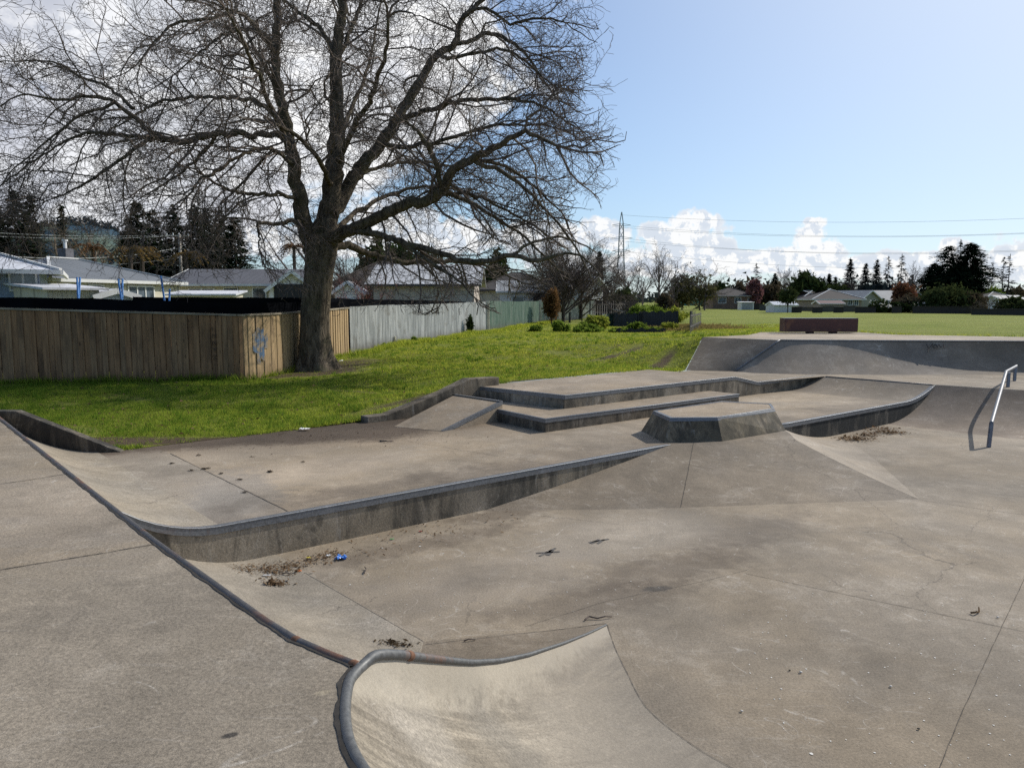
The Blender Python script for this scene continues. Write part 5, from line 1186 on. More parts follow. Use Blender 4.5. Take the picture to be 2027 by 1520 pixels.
wire('low sagging pale overhead wire above the grey iron roof on the left', D(-250, 470, 46), D(347, 492, 68), 1.05, .026, M_wirel)
wire('thin dark overhead wire lowest above the roofs on the left', D(-250, 480, 48), D(356, 510, 68), 1.0, .012, M_wire)
py = empty('pylon', (*D(1228, 590, 420)[:2], .3), 'tall lattice steel transmission tower in the distance beyond the field', 'pylon')
M_pyl = plain('pylon_steel', (.30, .32, .34), .5, .1, .5)
mb = MB(); px_, pz_ = D(1228, 590, 420)[0], D(1228, 420, 420)[2]
lev = [(.3, 3.2), (9, 2.5), (17, 1.95), (24, 1.55), (30, 1.35), (34.5, 1.2), (39, 1.1), (43, .9), (pz_, .12)]
for (za, wa), (zb, wb_) in zip(lev, lev[1:]):
    for sx, sy in ((-1, -1), (1, -1), (1, 1), (-1, 1)): mb.bar((px_ + sx * wa, 420 + sy * wa, za), (px_ + sx * wb_, 420 + sy * wb_, zb), .26, .26)
    for (s1, s2) in (((-1, -1), (1, -1)), ((1, -1), (1, 1)), ((1, 1), (-1, 1)), ((-1, 1), (-1, -1))):
        mb.bar((px_ + s1[0] * wa, 420 + s1[1] * wa, za), (px_ + s2[0] * wb_, 420 + s2[1] * wb_, zb), .14, .14); mb.bar((px_ + s2[0] * wa, 420 + s2[1] * wa, za), (px_ + s1[0] * wb_, 420 + s1[1] * wb_, zb), .14, .14)
mb.build('lattice', M_pyl, py)
for v, hw in ((446, 5.0), (472, 6.0), (497, 4.6)):
    za = D(1228, v, 420)[2]; mb = MB()
    for s in (-1, 1):
        mb.bar((px_, 420, za + .9), (px_ + s * hw, 420, za), .2, .2); mb.bar((px_, 420, za - .5), (px_ + s * hw, 420, za), .2, .2)
    mb.build('crossarm', M_pyl, py)
for (v, v2, hw, sg, lb) in ((424, 417, .2, 6, 'topmost thin power line running right from the transmission tower'), (446, 443, 5, 7, 'upper power line of the transmission tower, farther side'), (447, 446, -5, 7, 'upper power line of the transmission tower, nearer side'), (472, 472, 6, 9, 'middle power line of the transmission tower, farther side'), (473, 476, -6, 8, 'middle power line of the transmission tower, nearer side'), (497, 506, 4.5, 9, 'lowest power line running right from the transmission tower')):
    p_ = (px_ + hw, 420, D(1228, v, 420)[2] - .5); q_ = D(2600, v2 - 22 if v < 500 else v2, 300)
    wire(lb, p_, q_, sg, .05, plain('power_line_metal', (.34, .36, .38), .5))

# ================================================================ DISTANT HILL
mb = MB(); rows = []
for j, (Y, f_) in enumerate(((700, 0), (820, .45), (930, .85), (1000, 1.0), (1100, .8))):
    row = []
    for i in range(61):
        u = -700 + 1250 * i / 60; hv = 592 - (60 * math.exp(-((u + 120) / 210) ** 2) + 148 * math.exp(-((u - 175) / 190) ** 2) + 60 * math.exp(-((u + 500) / 300) ** 2)) - 5 * math.sin(u * .03) * (u > -200)
        hh = (592 - hv) / F * 1000; x_ = D(u, 592, Y)[0]; row.append((x_, Y, -2 + hh * f_ + R.uniform(-1.5, 1.5)))
    rows.append(row)
mb.grid(rows)
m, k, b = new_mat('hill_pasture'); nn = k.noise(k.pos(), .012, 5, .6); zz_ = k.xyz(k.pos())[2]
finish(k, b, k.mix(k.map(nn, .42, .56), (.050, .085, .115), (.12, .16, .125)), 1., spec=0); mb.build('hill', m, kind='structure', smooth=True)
M_farwood = foliage('far_wood_needles', (.035, .055, .075), (.055, .075, .085), .15, .02)
V = []; R.seed(3)
for i in range(900):
    u = R.uniform(-200, 420); Y = R.uniform(975, 1005) if R.random() < .5 else R.uniform(740, 870)
    f_ = np.interp(Y, [700, 820, 930, 1000], [0, .45, .85, 1.]); hv = 60 * math.exp(-((u + 120) / 210) ** 2) + 148 * math.exp(-((u - 175) / 190) ** 2)
    x_ = D(u, 592, Y)[0]; z_ = -2 + hv / F * 1000 * f_ - 3; hh = R.uniform(5, 13); w_ = R.uniform(3, 7)
    for _ in range(14):
        a_ = (x_ + R.gauss(0, w_ * .4), Y + R.gauss(0, 2), z_ + hh * R.uniform(.2, 1)); s_ = R.uniform(1.5, 3.2)
        V.append([(a_[0] + R.uniform(-s_, s_), a_[1] + R.uniform(-1, 1), a_[2] + R.uniform(-s_, s_)) for _ in range(3)])
cards('far_woods', np.array(V), M_farwood, kind='stuff')

# ================================================================ CONIFERS, SHRUBS
M_con = foliage('conifer_needles', (.012, .022, .013), (.030, .046, .024), .12, .4); M_con2 = foliage('blue_conifer_needles', (.013, .020, .022), (.030, .040, .040), .12, .3)
M_ctr = plain('conifer_trunk_bark', (.06, .045, .035), .9, .2, 2)
def conifer(name, label, x, y, h, w, seed, m, bare=.03, sparse=1.15, top=1., cards_n=1.1, droop=.25, group=None, power=.72):
    R.seed(seed); z = gz(x, y) - .1; root = empty(name, (x, y, z), label, 'tree', group)
    tr = MB(); tr.tube([(x, y, z), (x, y, z + h * .98)], [h * .016, h * .002], 6, cap=False); tr.build('trunk', M_ctr, root)
    V = []; lv = h * bare; sz = max(.24, h * .024)
    while lv < h * .985:
        t = lv / h; r0_ = w / 2 * (1 - t) ** power * R.uniform(.8, 1.1) + .025 * h * (1 - t) * R.random(); nb = max(4, int((15 if sparse > .8 else 7) * (1 - t * .45)))
        for i in range(nb):
            an = R.uniform(0, 2 * PI); rr = r0_ * R.choice((.55, .75, .95, 1.0, 1.15, 1.3)); ca, sa = math.cos(an), math.sin(an); lz = R.gauss(0, h * .006)
            nc = max(2, int(rr / sz * 1.5 * cards_n)); dr = droop * R.uniform(.5, 1.5)
            for j in range(nc):
                f_ = (j + R.random()) / nc
                if f_ < .12 and rr > 1: continue
                for _ in range(2):
                    cx_ = x + ca * rr * f_; cy_ = y + sa * rr * f_; cz_ = z + lv + lz + rr * (.12 * f_ - dr * f_ * f_ + (.10 * max(0, f_ - .8))) + R.gauss(0, sz * .28)
                    s_ = sz * R.uniform(.6, 1.5) * (1.2 - .6 * f_)
                    tip = (cx_ + ca * s_ * 1.5 + R.gauss(0, s_ * .4), cy_ + sa * s_ * 1.5 + R.gauss(0, s_ * .4), cz_ - s_ * R.uniform(-.35, .6))
                    V.append([(cx_ - sa * s_ * .55, cy_ + ca * s_ * .55, cz_ + R.gauss(0, s_ * .2)), (cx_ + sa * s_ * .55, cy_ - ca * s_ * .55, cz_ + R.gauss(0, s_ * .2)), tip])
        lv += h * .026 / sparse * R.uniform(.7, 1.4) * (1.2 - .5 * t)
    for _ in range(8):
        zt = z + h * R.uniform(.93, 1.01); V.append([(x - sz * .3, y, zt - sz), (x + sz * .3, y, zt - sz), (x + R.gauss(0, sz * .15), y, zt + sz * .6)])
    cards('crown', np.array(V), m, root); return root
def leafy(name, label, x, y, h, rx, ry, seed, m, clumps=26, per=130, size=.2, trunk=True, cat='tree', low=.15, group=None, spread=.33, mt=None, limbs=4):
    """crown made of leaf clumps spread unevenly through its volume"""
    R.seed(seed); rg = np.random.default_rng(seed); z = gz(x, y) - .05; root = empty(name, (x, y, z), label, cat, group)
    cz_ = z + h * (low + 1) / 2; rz_ = h * (1 - low) / 2; V = []; ctrs = []
    for i in range(clumps):
        while True:
            q = np.array([R.uniform(-1, 1) for _ in range(3)])
            if .2 < np.dot(q, q) < 1: break
        ctrs.append((x + q[0] * rx * .82, y + q[1] * ry * .82, cz_ + q[2] * rz_ * .82))
    for (ax, ay, az_) in ctrs:
        k_ = int(per * R.uniform(.6, 1.4)); s = spread * R.uniform(.7, 1.3)
        ct = np.array([ax, ay, az_]) + rg.normal(0, 1, (k_, 3)) * np.array([rx * s, ry * s, rz_ * s]) * .62
        sz = size * rg.uniform(.5, 1.4, (k_, 1, 1)); V.append(ct[:, None, :] + rg.normal(0, 1, (k_, 3, 3)) * sz)
    V = np.concatenate(V); V[:, :, 2] = np.maximum(V[:, :, 2], z + .02)
    cards('crown', V, m, root)
    if trunk:
        tr = MB(); r0 = max(.05, h * .022)
        tr.tube([(x, y, z - .1), (x + R.gauss(0, .1), y, z + h * .3), (x, y, z + h * .62)], [r0, r0 * .8, r0 * .4], 7, cap=False)
        for i in range(limbs):
            c_ = R.choice(ctrs); tr.tube([(x, y, z + h * R.uniform(.15, .4)), tuple(lerp((x, y, z + h * .45), c_, .5)), c_], [r0 * .5, r0 * .35, r0 * .12], 5, cap=False)
        tr.build('trunk', mt or M_ctr, root)
    return root
def at(u, Y): return D(u, 592, Y)[0]
def ht(v, Y): return D(0, v, Y)[2] - .4
def con(u, vt, Y, wpx, seed, label, m=M_con, **kw):
    conifer(kw.pop('name', 'conifer'), label, at(u, Y), Y, ht(vt, Y), 1.18 * wpx / F * Y, seed, m, **kw)
# left background
con(40, 376, 95, 130, 1, 'tall dark conifer, left of the pair behind the blue house', group=None)
con(72, 385, 98, 85, 2, 'pointed dark conifer standing against the right side of the tallest one')
con(-30, 395, 95, 140, 3, 'dark conifer cut by the left edge of the photo')
con(8, 405, 105, 85, 31, 'shorter dark conifer between the two tall ones on the left')
con(132, 407, 150, 42, 4, 'small single conifer in front of the distant hill')
for i, (u, vt, wpx, lb) in enumerate(((280, 400, 95, 'leftmost tall dark conifer of the row behind the power pole'), (310, 412, 75, 'second conifer of the row, a little shorter, left of the power pole'), (352, 405, 95, 'bushy conifer of the row right behind the power pole'), (393, 408, 95, 'conifer of the row just right of the power pole'), (415, 412, 80, 'slim conifer in the middle of the row behind the charcoal roof'), (440, 416, 90, 'conifer near the right end of the row behind the charcoal roof'), (470, 430, 95, 'short broad conifer closing the row, near the big trunk'), (262, 430, 60, 'low conifer at the left foot of the row by the hill'))):
    con(u, vt, 92 + 5 * (i % 3), wpx * 1.15, 10 + i, lb, droop=.3, power=.62, sparse=1.25, bare=.02)
M_bare = plain('grey_brown_twigs', (.15, .115, .082), .9, .2, .5); M_bare2 = plain('dark_brown_twigs', (.085, .062, .050), .9, .2, .5); M_bare3 = plain('purple_grey_twigs', (.13, .10, .095), .9, .2, .5)
bt = lambda u, vt, Y, wpx, seed, label, m=M_bare, **kw: bare_tree('bare_tree', label, at(u, Y), Y, ht(vt, Y), wpx / F * Y, seed, m, **kw)
bt(130, 432, 72, 110, 21, 'pale brown leafless tree in front of the hill on the left', stems=8, fan=.8)
bt(190, 428, 74, 95, 22, 'second pale leafless tree, right of the first, in front of the hill', stems=7, fan=.8)
bt(70, 470, 66, 120, 28, 'low leafless bush above the pale roof on the left', M_bare2, stems=7, fan=.8)
bt(610, 400, 88, 130, 23, 'grey leafless tree seen behind the big trunk', M_bare3, stems=8, fan=.7)
bt(690, 470, 60, 140, 24, 'brown leafless shrub just right of the big trunk', M_bare2, stems=14, dens=1.4, fan=.9, lowest=.03)
bt(735, 500, 56, 120, 25, 'dense leafless bush in front of the brown tiled roof', M_bare2, stems=14, dens=1.4, fan=1., lowest=.03)
M_rosy = plain('rosy_twigs', (.20, .07, .06), .9, .2, 1)
bt(718, 556, 46, 80, 26, 'low bush of rosy red twigs behind the iron fence', M_rosy, stems=9, fan=1., lowest=.02)
M_fern = foliage('dead_fern_fronds', (.12, .075, .028), (.21, .145, .055), .3, .8); M_rust = foliage('rust_fronds', (.12, .06, .03), (.17, .10, .05), .3, .8)
for (u, v, Y, r, s, lb, mm) in ((190, 520, 62, 1.6, 1, 'rust coloured dead tree fern above the grey iron roof', M_rust), (262, 520, 60, 1.5, 2, 'golden dead tree fern right of the block chimney', M_fern), (285, 525, 62, 1.7, 3, 'golden brown tree fern left of the power pole', M_fern), (372, 524, 64, 1.4, 4, 'small golden tree fern at the foot of the power pole', M_fern), (585, 514, 74, 1.7, 5, 'rust red tree fern beside the big trunk', M_rust)):
    x = at(u, Y); hh = ht(v, Y) + r; R.seed(50 + s); root = empty('tree_fern', (x, Y, gz(x, Y)), lb, 'tree fern'); V = []
    mb = MB(); mb.tube([(x, Y, gz(x, Y)), (x, Y, gz(x, Y) + hh - .6)], .16, 7); mb.build('trunk', M_ctr, root); zt = gz(x, Y) + hh - .7
    for i in range(26):
        an = R.uniform(0, 2 * PI); L = r * R.uniform(.7, 1.25); up = R.uniform(.3, 1.1); ca, sa = math.cos(an), math.sin(an)
        for j in range(9):
            f_ = j / 9; px2 = x + ca * L * f_; py2 = Y + sa * L * f_; pz2 = zt + L * (up * f_ - 1.25 * f_ * f_)
            for sd in (-1, 1): V.append([(px2, py2, pz2), (px2 + ca * .16, py2 + sa * .16, pz2 - .03), (px2 + ca * .2 - sd * sa * .34 * (1 - f_ * .6), py2 + sa * .2 + sd * ca * .34 * (1 - f_ * .6), pz2 - .2)])
    cards('crown', np.array(V), mm, root)
M_ever = foliage('evergreen_leaves', (.018, .030, .012), (.050, .068, .022), .2, .5); M_olive = foliage('olive_leaves', (.030, .042, .016), (.075, .090, .032), .25, .4); M_lime = foliage('lime_leaves', (.10, .15, .02), (.17, .23, .04), .4, .5)
M_mixed = foliage('olive_brown_leaves', (.065, .062, .03), (.15, .14, .062), .3, .4); M_weed = foliage('weed_leaves', (.075, .125, .016), (.20, .26, .045), .5, .8); M_yel = foliage('yellow_green_leaves', (.15, .19, .025), (.30, .31, .055), .5, .8); M_pink = foliage('pink_blossom', (.16, .075, .075), (.29, .15, .145), .3, .5); M_russet = foliage('russet_leaves', (.12, .05, .03), (.19, .095, .055), .3, .5); M_brown = foliage('brown_twiggy_leaves', (.055, .045, .03), (.10, .08, .05), .25, .6); M_rustb = foliage('rusty_creeper_leaves', (.085, .05, .022), (.19, .105, .045), .35, 1.2)
def lf(u, vt, Y, wpx, seed, label, m=M_ever, name='evergreen_tree', **kw):
    leafy(name, label, at(u, Y), Y, ht(vt, Y), wpx / 2 / F * Y, wpx / 2 / F * Y, seed, m, **kw)
lf(745, 480, 110, 60, 61, 'dark evergreen behind the brown tiled roof', size=.35, per=90); lf(800, 485, 120, 90, 62, 'low dark evergreen above the beige garage roof', size=.4, per=90); lf(845, 500, 130, 80, 67, 'flat topped evergreen above the beige garage', size=.4, per=70)
lf(985, 500, 100, 45, 63, 'dark round evergreen behind the garage gable', size=.3, per=90); lf(935, 540, 110, 60, 64, 'low evergreen bush behind the ribbed roof', size=.35, per=70)
con(1186, 497, 120, 42, 65, 'narrow dark cypress above the tall white building', name='cypress_tree', sparse=1.4, droop=-.2)
bt(1115, 462, 69, 120, 66, 'dense dark twiggy tree at the far end of the green iron fence', M_bare2, stems=26, fan=.95, dens=2.5, lowest=.04)
bt(1150, 500, 76, 85, 70, 'second dense twiggy bush, right of the dark twiggy tree', M_bare2, stems=20, fan=1.0, dens=2.1, lowest=.03)
bt(1245, 505, 130, 85, 71, 'leafless grey tree left of the weeping birch', M_bare3, stems=9, fan=.7); bt(1210, 525, 120, 60, 72, 'small leafless tree beside the transmission tower', M_bare3, stems=8, fan=.8); bt(1272, 530, 140, 60, 73, 'leafless purple grey tree close to the weeping birch', M_bare3, stems=8, fan=.7)
bt(1303, 499, 150, 62, 74, 'tall weeping birch without leaves, against the white clouds', M_bare3, stems=9, fan=.55, droop=.08, dens=1.2)
bt(1335, 530, 150, 50, 75, 'low leafless tree right of the weeping birch', M_bare3, stems=8, fan=.8)
lf(1385, 541, 150, 72, 76, 'broad dark green tree left of the brick house', M_mixed, size=.22, per=60, clumps=34, low=.06); bt(1395, 522, 148, 80, 77, 'leafless twigs rising out of the broad green tree', M_bare3, stems=9, fan=.8); lf(1350, 545, 158, 46, 78, 'rounded dark tree between the birch and the broad green tree', M_mixed, size=.28, per=60, low=.05)
lf(1232, 577, 88, 50, 79, 'low olive bush behind the paling fence', M_olive, 'garden_bush', cat='bush', size=.16, trunk=False, low=0); lf(1318, 591, 74, 44, 80, 'round brown bush in the allotment garden', M_brown, 'garden_bush', cat='bush', size=.12, trunk=False, low=0, clumps=20)
bt(1225, 575, 70, 46, 81, 'reddish brown bramble bush against the paling fence', M_bare2, stems=10, fan=1.2, lowest=.02)
lf(1092, 575, 60, 30, 82, 'rust coloured drooping creeper bush growing over the green fence', M_rustb, 'creeper_bush', cat='bush', size=.07, per=260, trunk=True, low=.2, clumps=20)
# far side of the field
con(1495, 521, 200, 46, 90, 'conifer behind the pink blossom tree', sparse=.7); lf(1493, 553, 172, 24, 91, 'pink blossom tree beside the brick house', M_pink, 'blossom_tree', size=.3, per=150, clumps=22)
lf(1470, 560, 185, 40, 92, 'grey green tree behind the brick house roof', M_brown, size=.35, per=60); lf(1425, 562, 200, 30, 93, 'small dark tree left of the brick house roof', size=.4, per=70)
con(1533, 541, 200, 34, 94, 'narrow dark cypress right of the pink tree', name='cypress_tree', sparse=1.4, droop=-.2); bt(1548, 541, 205, 32, 95, 'grey birch without leaves right of the narrow cypress', M_bare3, stems=7, fan=.5); bt(1565, 546, 205, 26, 96, 'smaller grey leafless tree beside the grey birch', M_bare3, stems=7, fan=.5)
lf(1525, 565, 180, 60, 97, 'dark brown bushy tree behind the white metal shed', M_brown, size=.35, per=90, low=.05)
lf(1560, 572, 118, 34, 98, 'small olive tree with a forked dark trunk at the field edge', M_olive, 'small_tree', size=.14, per=60, low=.35, mt=plain('dark_trunk', (.025, .02, .018), .9), limbs=7)
lf(1598, 540, 175, 60, 99, 'broad dark evergreen behind the wide hipped house', size=.42, per=150, clumps=34, low=.03); con(1640, 541, 180, 26, 100, 'dark pointed cypress right of the broad evergreen', name='cypress_tree', sparse=1.4, droop=-.2); con(1652, 547, 182, 22, 101, 'smaller cypress leaning on the dark pointed one', name='cypress_tree', sparse=1.4, droop=-.2); con(1628, 550, 184, 24, 102, 'low cypress between the broad evergreen and the pointed one', name='cypress_tree', sparse=1.4, droop=-.2); lf(1655, 565, 178, 46, 103, 'dark shrubby tree at the foot of the cypresses', size=.4, per=90, low=.0)
con(1680, 511, 190, 40, 104, 'first of the five tall conifers across the field, full and regular', M_con2); bt(1682, 552, 180, 30, 105, 'brown leafless tree in front of the first tall conifer', M_bare2, stems=7, fan=.6)
con(1711, 520, 192, 36, 106, 'second tall conifer across the field, shorter than its neighbours', M_con2); con(1733, 513, 195, 34, 107, 'third tall conifer across the field, in the middle of the five', M_con2); con(1755, 508, 195, 36, 108, 'fourth tall conifer across the field, narrow with open branches', M_con2, sparse=.75); con(1781, 503, 190, 44, 109, 'fifth tall conifer across the field, open and widest at the base', M_con2, sparse=.6)
lf(1735, 570, 185, 110, 110, 'dark hedge of trees below the five tall conifers', name='hedge_tree', m=M_con2, size=.5, per=120, clumps=36, low=0, trunk=True)
bt(1805, 529, 185, 60, 111, 'leafless tree between the five conifers and the huge dark conifer', M_bare3, stems=9, fan=.7)
con(1872, 486, 160, 125, 112, 'open topped left half of the huge dark conifer clump', sparse=1.0, power=.55, cards_n=1.2); con(1916, 480, 158, 120, 113, 'huge dark conifer, right and taller tip of the clump', sparse=1.6, power=.6, cards_n=1.5); con(1846, 520, 162, 85, 114, 'lower left shoulder of the huge dark conifer clump', sparse=1.5, power=.55, cards_n=1.4); con(1895, 475, 163, 26, 115, 'bare spike of a conifer between the two halves of the dark clump', sparse=.7); con(1892, 525, 157, 125, 116, 'dense dark conifer filling the middle of the clump', sparse=1.8, power=.4, cards_n=1.6)
con(1961, 519, 175, 30, 117, 'sparse conifer right of the huge dark clump', M_con2, sparse=.6); con(1982, 508, 178, 32, 118, 'thin sparse conifer, left of the last pair at the right edge', M_con2, sparse=.6); con(1994, 504, 180, 34, 119, 'thin conifer with bare side branches, last at the right edge', M_con2, sparse=.45); lf(2010, 570, 185, 60, 120, 'grey brown far trees at the right edge', M_brown, size=.4, per=60, low=0)
lf(1968, 571, 150, 28, 121, 'bright yellow green round tree near the right edge', M_lime, size=.22, per=170, clumps=22, low=.1)
lf(1880, 566, 118, 95, 122, 'big olive green shrub in front of the huge dark conifer', M_olive, 'large_shrub', size=.22, per=170, clumps=36, low=0, trunk=False, cat='bush'); lf(1850, 578, 116, 50, 123, 'lower olive shrub on the left side of the big one', M_olive, 'large_shrub', size=.2, per=130, low=0, trunk=False, cat='bush'); lf(1925, 582, 116, 50, 124, 'olive shrub with brown twigs on the right side of the big one', M_brown, 'large_shrub', size=.2, per=130, low=0, trunk=False, cat='bush')
lf(1790, 563, 135, 46, 125, 'russet leafed tree behind the hedge across the field', M_russet, size=.22, per=120, clumps=24, low=.05); lf(1800, 586, 118, 50, 126, 'pale pink brown bush below the russet tree', M_brown, 'flowering_bush', size=.16, per=120, low=0, trunk=False, cat='bush')
bt(1960, 583, 108, 75, 127, 'wide pale brown leafless bush near the right edge of the field', M_bare, stems=10, fan=1.2, lowest=.03); lf(2010, 588, 106, 60, 128, 'dark green hedge bush cut by the right edge of the photo', M_olive, 'hedge_bush', size=.18, per=150, low=0, trunk=False, cat='bush')
M_blos = foliage('white_blossom', (.45, .45, .42), (.65, .62, .60), .3, 1.)
for i, (u, vt, wpx, lb) in enumerate(((1745, 598, 40, 'first dark hedge bush along the far fence'), (1772, 600, 34, 'hedge bush with a few white flowers along the far fence'), (1815, 598, 60, 'wide dark hedge bush right of the flowering one'))): lf(u, vt, 117, wpx, 130 + i, lb, M_ever, 'hedge_bush', size=.16, per=110, low=0, trunk=False, cat='bush')
V = []; R.seed(77)
for _ in range(60):
    u, v = R.choice(((1740, 601), (1765, 604), (1820, 603), (1860, 606))); q = Vector(D(u + R.gauss(0, 9), v + R.gauss(0, 4), 114.8)); V.append([tuple(q + Vector((R.gauss(0, .12), R.gauss(0, .1), R.gauss(0, .12)))) for _ in range(3)])
cards('white_flowers', np.array(V), M_blos, kind='stuff')
# far woods closing the horizon
V = []; R.seed(9)
for i in range(3600):
    an = math.radians(R.uniform(-75, 75)); rr_ = R.uniform(330, 520); x_, y_ = rr_ * math.sin(an), rr_ * math.cos(an); hh = R.uniform(6, 15) * (.75 + .35 * math.sin(an * 9) * math.sin(an * 23 + 1))
    for _ in range(7):
        s_ = R.uniform(.8, 2.2); q = (x_ + R.gauss(0, 2.5), y_ + R.gauss(0, 2), .2 + hh * R.random()); V.append([(q[0] + R.uniform(-s_, s_), q[1], q[2] + R.uniform(-s_, s_)) for _ in range(3)])
cards('far_hedges', np.array(V), foliage('far_hedge_leaves', (.035, .045, .045), (.065, .070, .065), .1, .01), kind='stuff')

# ================================================================ FAR FENCES, ALLOTMENT
M_dfence = wmat('dark_board_fence', (.030, .026, .026), .15, True, .2); M_gfence = wmat('grey_board_fence', (.085, .080, .075), .16, True, .2)
def panel(name, label, u0, u1, vt, vb, m, cat='fence', Y=None, vt2=None, group=None, d=.08):
    vt2 = vt if vt2 is None else vt2
    Y = Y or (ZC - .4) / ((vb - 592) / F); x0, x1 = at(u0, Y), at(u1, Y); z0 = gz((x0 + x1) / 2, Y) - .15; za, zb = D(u0, vt, Y)[2], D(u1, vt2, Y)[2]
    root = empty(name, ((x0 + x1) / 2, Y, z0), label, cat, group); n = max(1, int((x1 - x0) / 1.2))
    mb = MB(); mb.solid([(x0, Y, za), (x1, Y, zb), (x1, Y + d, zb), (x0, Y + d, za)], [(x0, Y, z0), (x1, Y, z0), (x1, Y + d, z0), (x0, Y + d, z0)]); mb.build('board_panel', m, root)
    mb = MB(); mb.bar((x0 - .03, Y - .04, za + .02), (x1 + .03, Y - .04, zb + .02), .12, .06); mb.build('cap_rail', m, root)
    return root
for (u0, u1, vt, vb, lb, m) in ((1405, 1446, 597, 609.5, 'grey board fence in front of the brick house', M_gfence), (1446, 1466, 597, 610.5, 'dark fence panel left of the white carport', M_dfence), (1487, 1506, 601, 612.5, 'dark fence panel right of the white carport', M_dfence), (1504, 1526, 603, 614, 'grey fence left of the dark panel by the white shed', M_gfence), (1526, 1547, 606.5, 618, 'dark blue black fence panel in front of the white shed', M_dfence), (1568, 1588, 608, 620, 'dark fence panel behind the small forked tree', M_dfence), (1588, 1609, 608.5, 617, 'grey fence set back, left of the dark square panel', M_gfence), (1609, 1629, 609, 620.5, 'dark square fence panel below the reddish shed', M_dfence), (1629, 1651, 607, 619, 'grey fence set back below the wide hipped house', M_gfence), (1651, 1671, 608.5, 620.5, 'dark square fence panel below the wide hipped house', M_dfence), (1671, 1694, 606, 619, 'grey fence left of the long dark panel', M_gfence), (1694, 1735, 608, 621, 'long dark fence panel left of the gap in the far fence', M_dfence), (1767, 1786, 607, 621.5, 'lone dark fence panel right of the gap', M_dfence), (1808, 1925, 607, 622, 'long dark fence below the big olive shrub', M_dfence), (1925, 2120, 612, 624.5, 'long dark fence running out at the right edge of the field', M_dfence)):
    panel('board_fence', lb, u0, u1, vt, vb, m)
panel('iron_fence', 'green corrugated iron fence in the distance left of the brick house', 1338, 1406, 592.5, 606, wmat('far_green_iron', (.10, .20, .14), .3, True, .2))
M_pal = plain('grey_paling', (.20, .18, .165), .9, .25, 3); M_pald = plain('dark_timber', (.045, .04, .036), .9, .25, 3)
def palings(label, pts, h, step, m, rail=True):
    root = empty('paling_fence', (*pts[0], gz(*pts[0])), label, 'fence'); mb = MB(); R.seed(int(abs(pts[0][0]) * 100))
    for (x, y), (dx, dy) in walk(pts, step):
        if R.random() < .06: continue
        z = gz(x, y); hh = h * R.uniform(.72, 1.06); mb.solid([(x + dx * s, y + dy * s + t, z + hh) for s, t in ((-.05, 0), (.05, 0), (.05, .03), (-.05, .03))], [(x + dx * s, y + dy * s + t, z - .05) for s, t in ((-.05, 0), (.05, 0), (.05, .03), (-.05, .03))])
    mb.build('palings', m, root)
    if rail:
        mb = MB()
        for p, q in zip(pts, pts[1:]):
            for f_ in (.3, .8): mb.bar((p[0], p[1] + .05, gz(*p) + h * f_), (q[0], q[1] + .05, gz(*q) + h * f_), .05, .09)
        mb.build('rail', M_pald, root)
palings('open grey paling fence behind the allotment, left of the olive bush', [(at(1160, 80), 80), (at(1218, 84), 84)], 1.75, .42, M_pal)
panel('board_fence', 'black lined fence behind the grey palings', 1160, 1262, 595, 615, M_dfence, Y=85.5)
palings('white topped paling fence beside the green hedge plants', [(at(1219, 82), 82), (at(1262, 90), 90)], 1.8, .36, M_pal)
palings('short weathered paling fence running away beside the field', [(at(1367.5, 41), 41), (at(1379, 50), 50), (at(1389, 58), 58)], 1.2, .42, plain('dark_grey_paling', (.10, .095, .088), .9, .3, 3))
def post(label, u, vt, vb, w=.10, m=M_pald, lean=0, Y=None):
    Y = Y or (ZC - .62) / ((vb - 592) / F); x = at(u, Y); mb = MB(); z = gz(x, Y); mb.bar((x, Y, z - .1), (x + lean, Y, D(u, vt, Y)[2]), w, w); o = mb.build('garden_post', m, label=label, cat='post', bevel=.006)
post('thick dark post at the near end of the short paling fence', 1369, 616, 649, .17); post('dark square post left of the leafy weed bush', 1128, 618, 638, .17); post('thin dark post left of the leafy weed bush', 1152.5, 614, 636, .09); post('dark post rising out of the weed bush', 1168, 597, 632, .09, Y=62); post('dark post right of the weed bush, left of the black bed', 1205, 611, 635, .11); post('dark post in front of the black garden bed', 1288, 612, 634, .11); post('pale post at the right end of the black garden bed', 1331.5, 620, 636, .12, M_post); post('thin post between the allotment plants', 1320, 604, 622, .07, Y=70)
M_bed = plain('black_plastic_lining', (.016, .018, .024), .55, .4, 1.2, bump=.5)
def bed(label, u0, u1, vt, vb, Y, m=M_bed, d=1.6):
    x0, x1 = at(u0, Y), at(u1, Y); z0 = gz((x0 + x1) / 2, Y) - .1; zt = D(0, vt, Y)[2]; root = empty('garden_bed', ((x0 + x1) / 2, Y, z0), label, 'garden bed')
    mb = MB(); rows = [[], []]
    for i in range(41):
        t = i / 40; x = x0 + (x1 - x0) * t; wv = .05 * math.sin(i * 1.9) + R.uniform(-.02, .02); rows[0].append((x, Y + wv, zt + .06 * math.sin(i * .7) + R.uniform(-.03, .03))); rows[1].append((x, Y + wv * .5, z0))
    mb.grid(rows); mb.grid([[(x1, Y, zt), (x1, Y + d, zt)], [(x1, Y, z0), (x1, Y + d, z0)]]); mb.grid([[(x0, Y, zt), (x0, Y + d, zt)], [(x0, Y, z0), (x0, Y + d, z0)]]); mb.build('lining', m, root, smooth=True)
    mb = MB(); mb.poly([(x0, Y, zt - .12), (x1, Y, zt - .12), (x1, Y + d, zt - .12), (x0, Y + d, zt - .12)]); mb.build('soil', plain('garden_soil', (.05, .038, .028), .95, .3, 4), root)
    return root
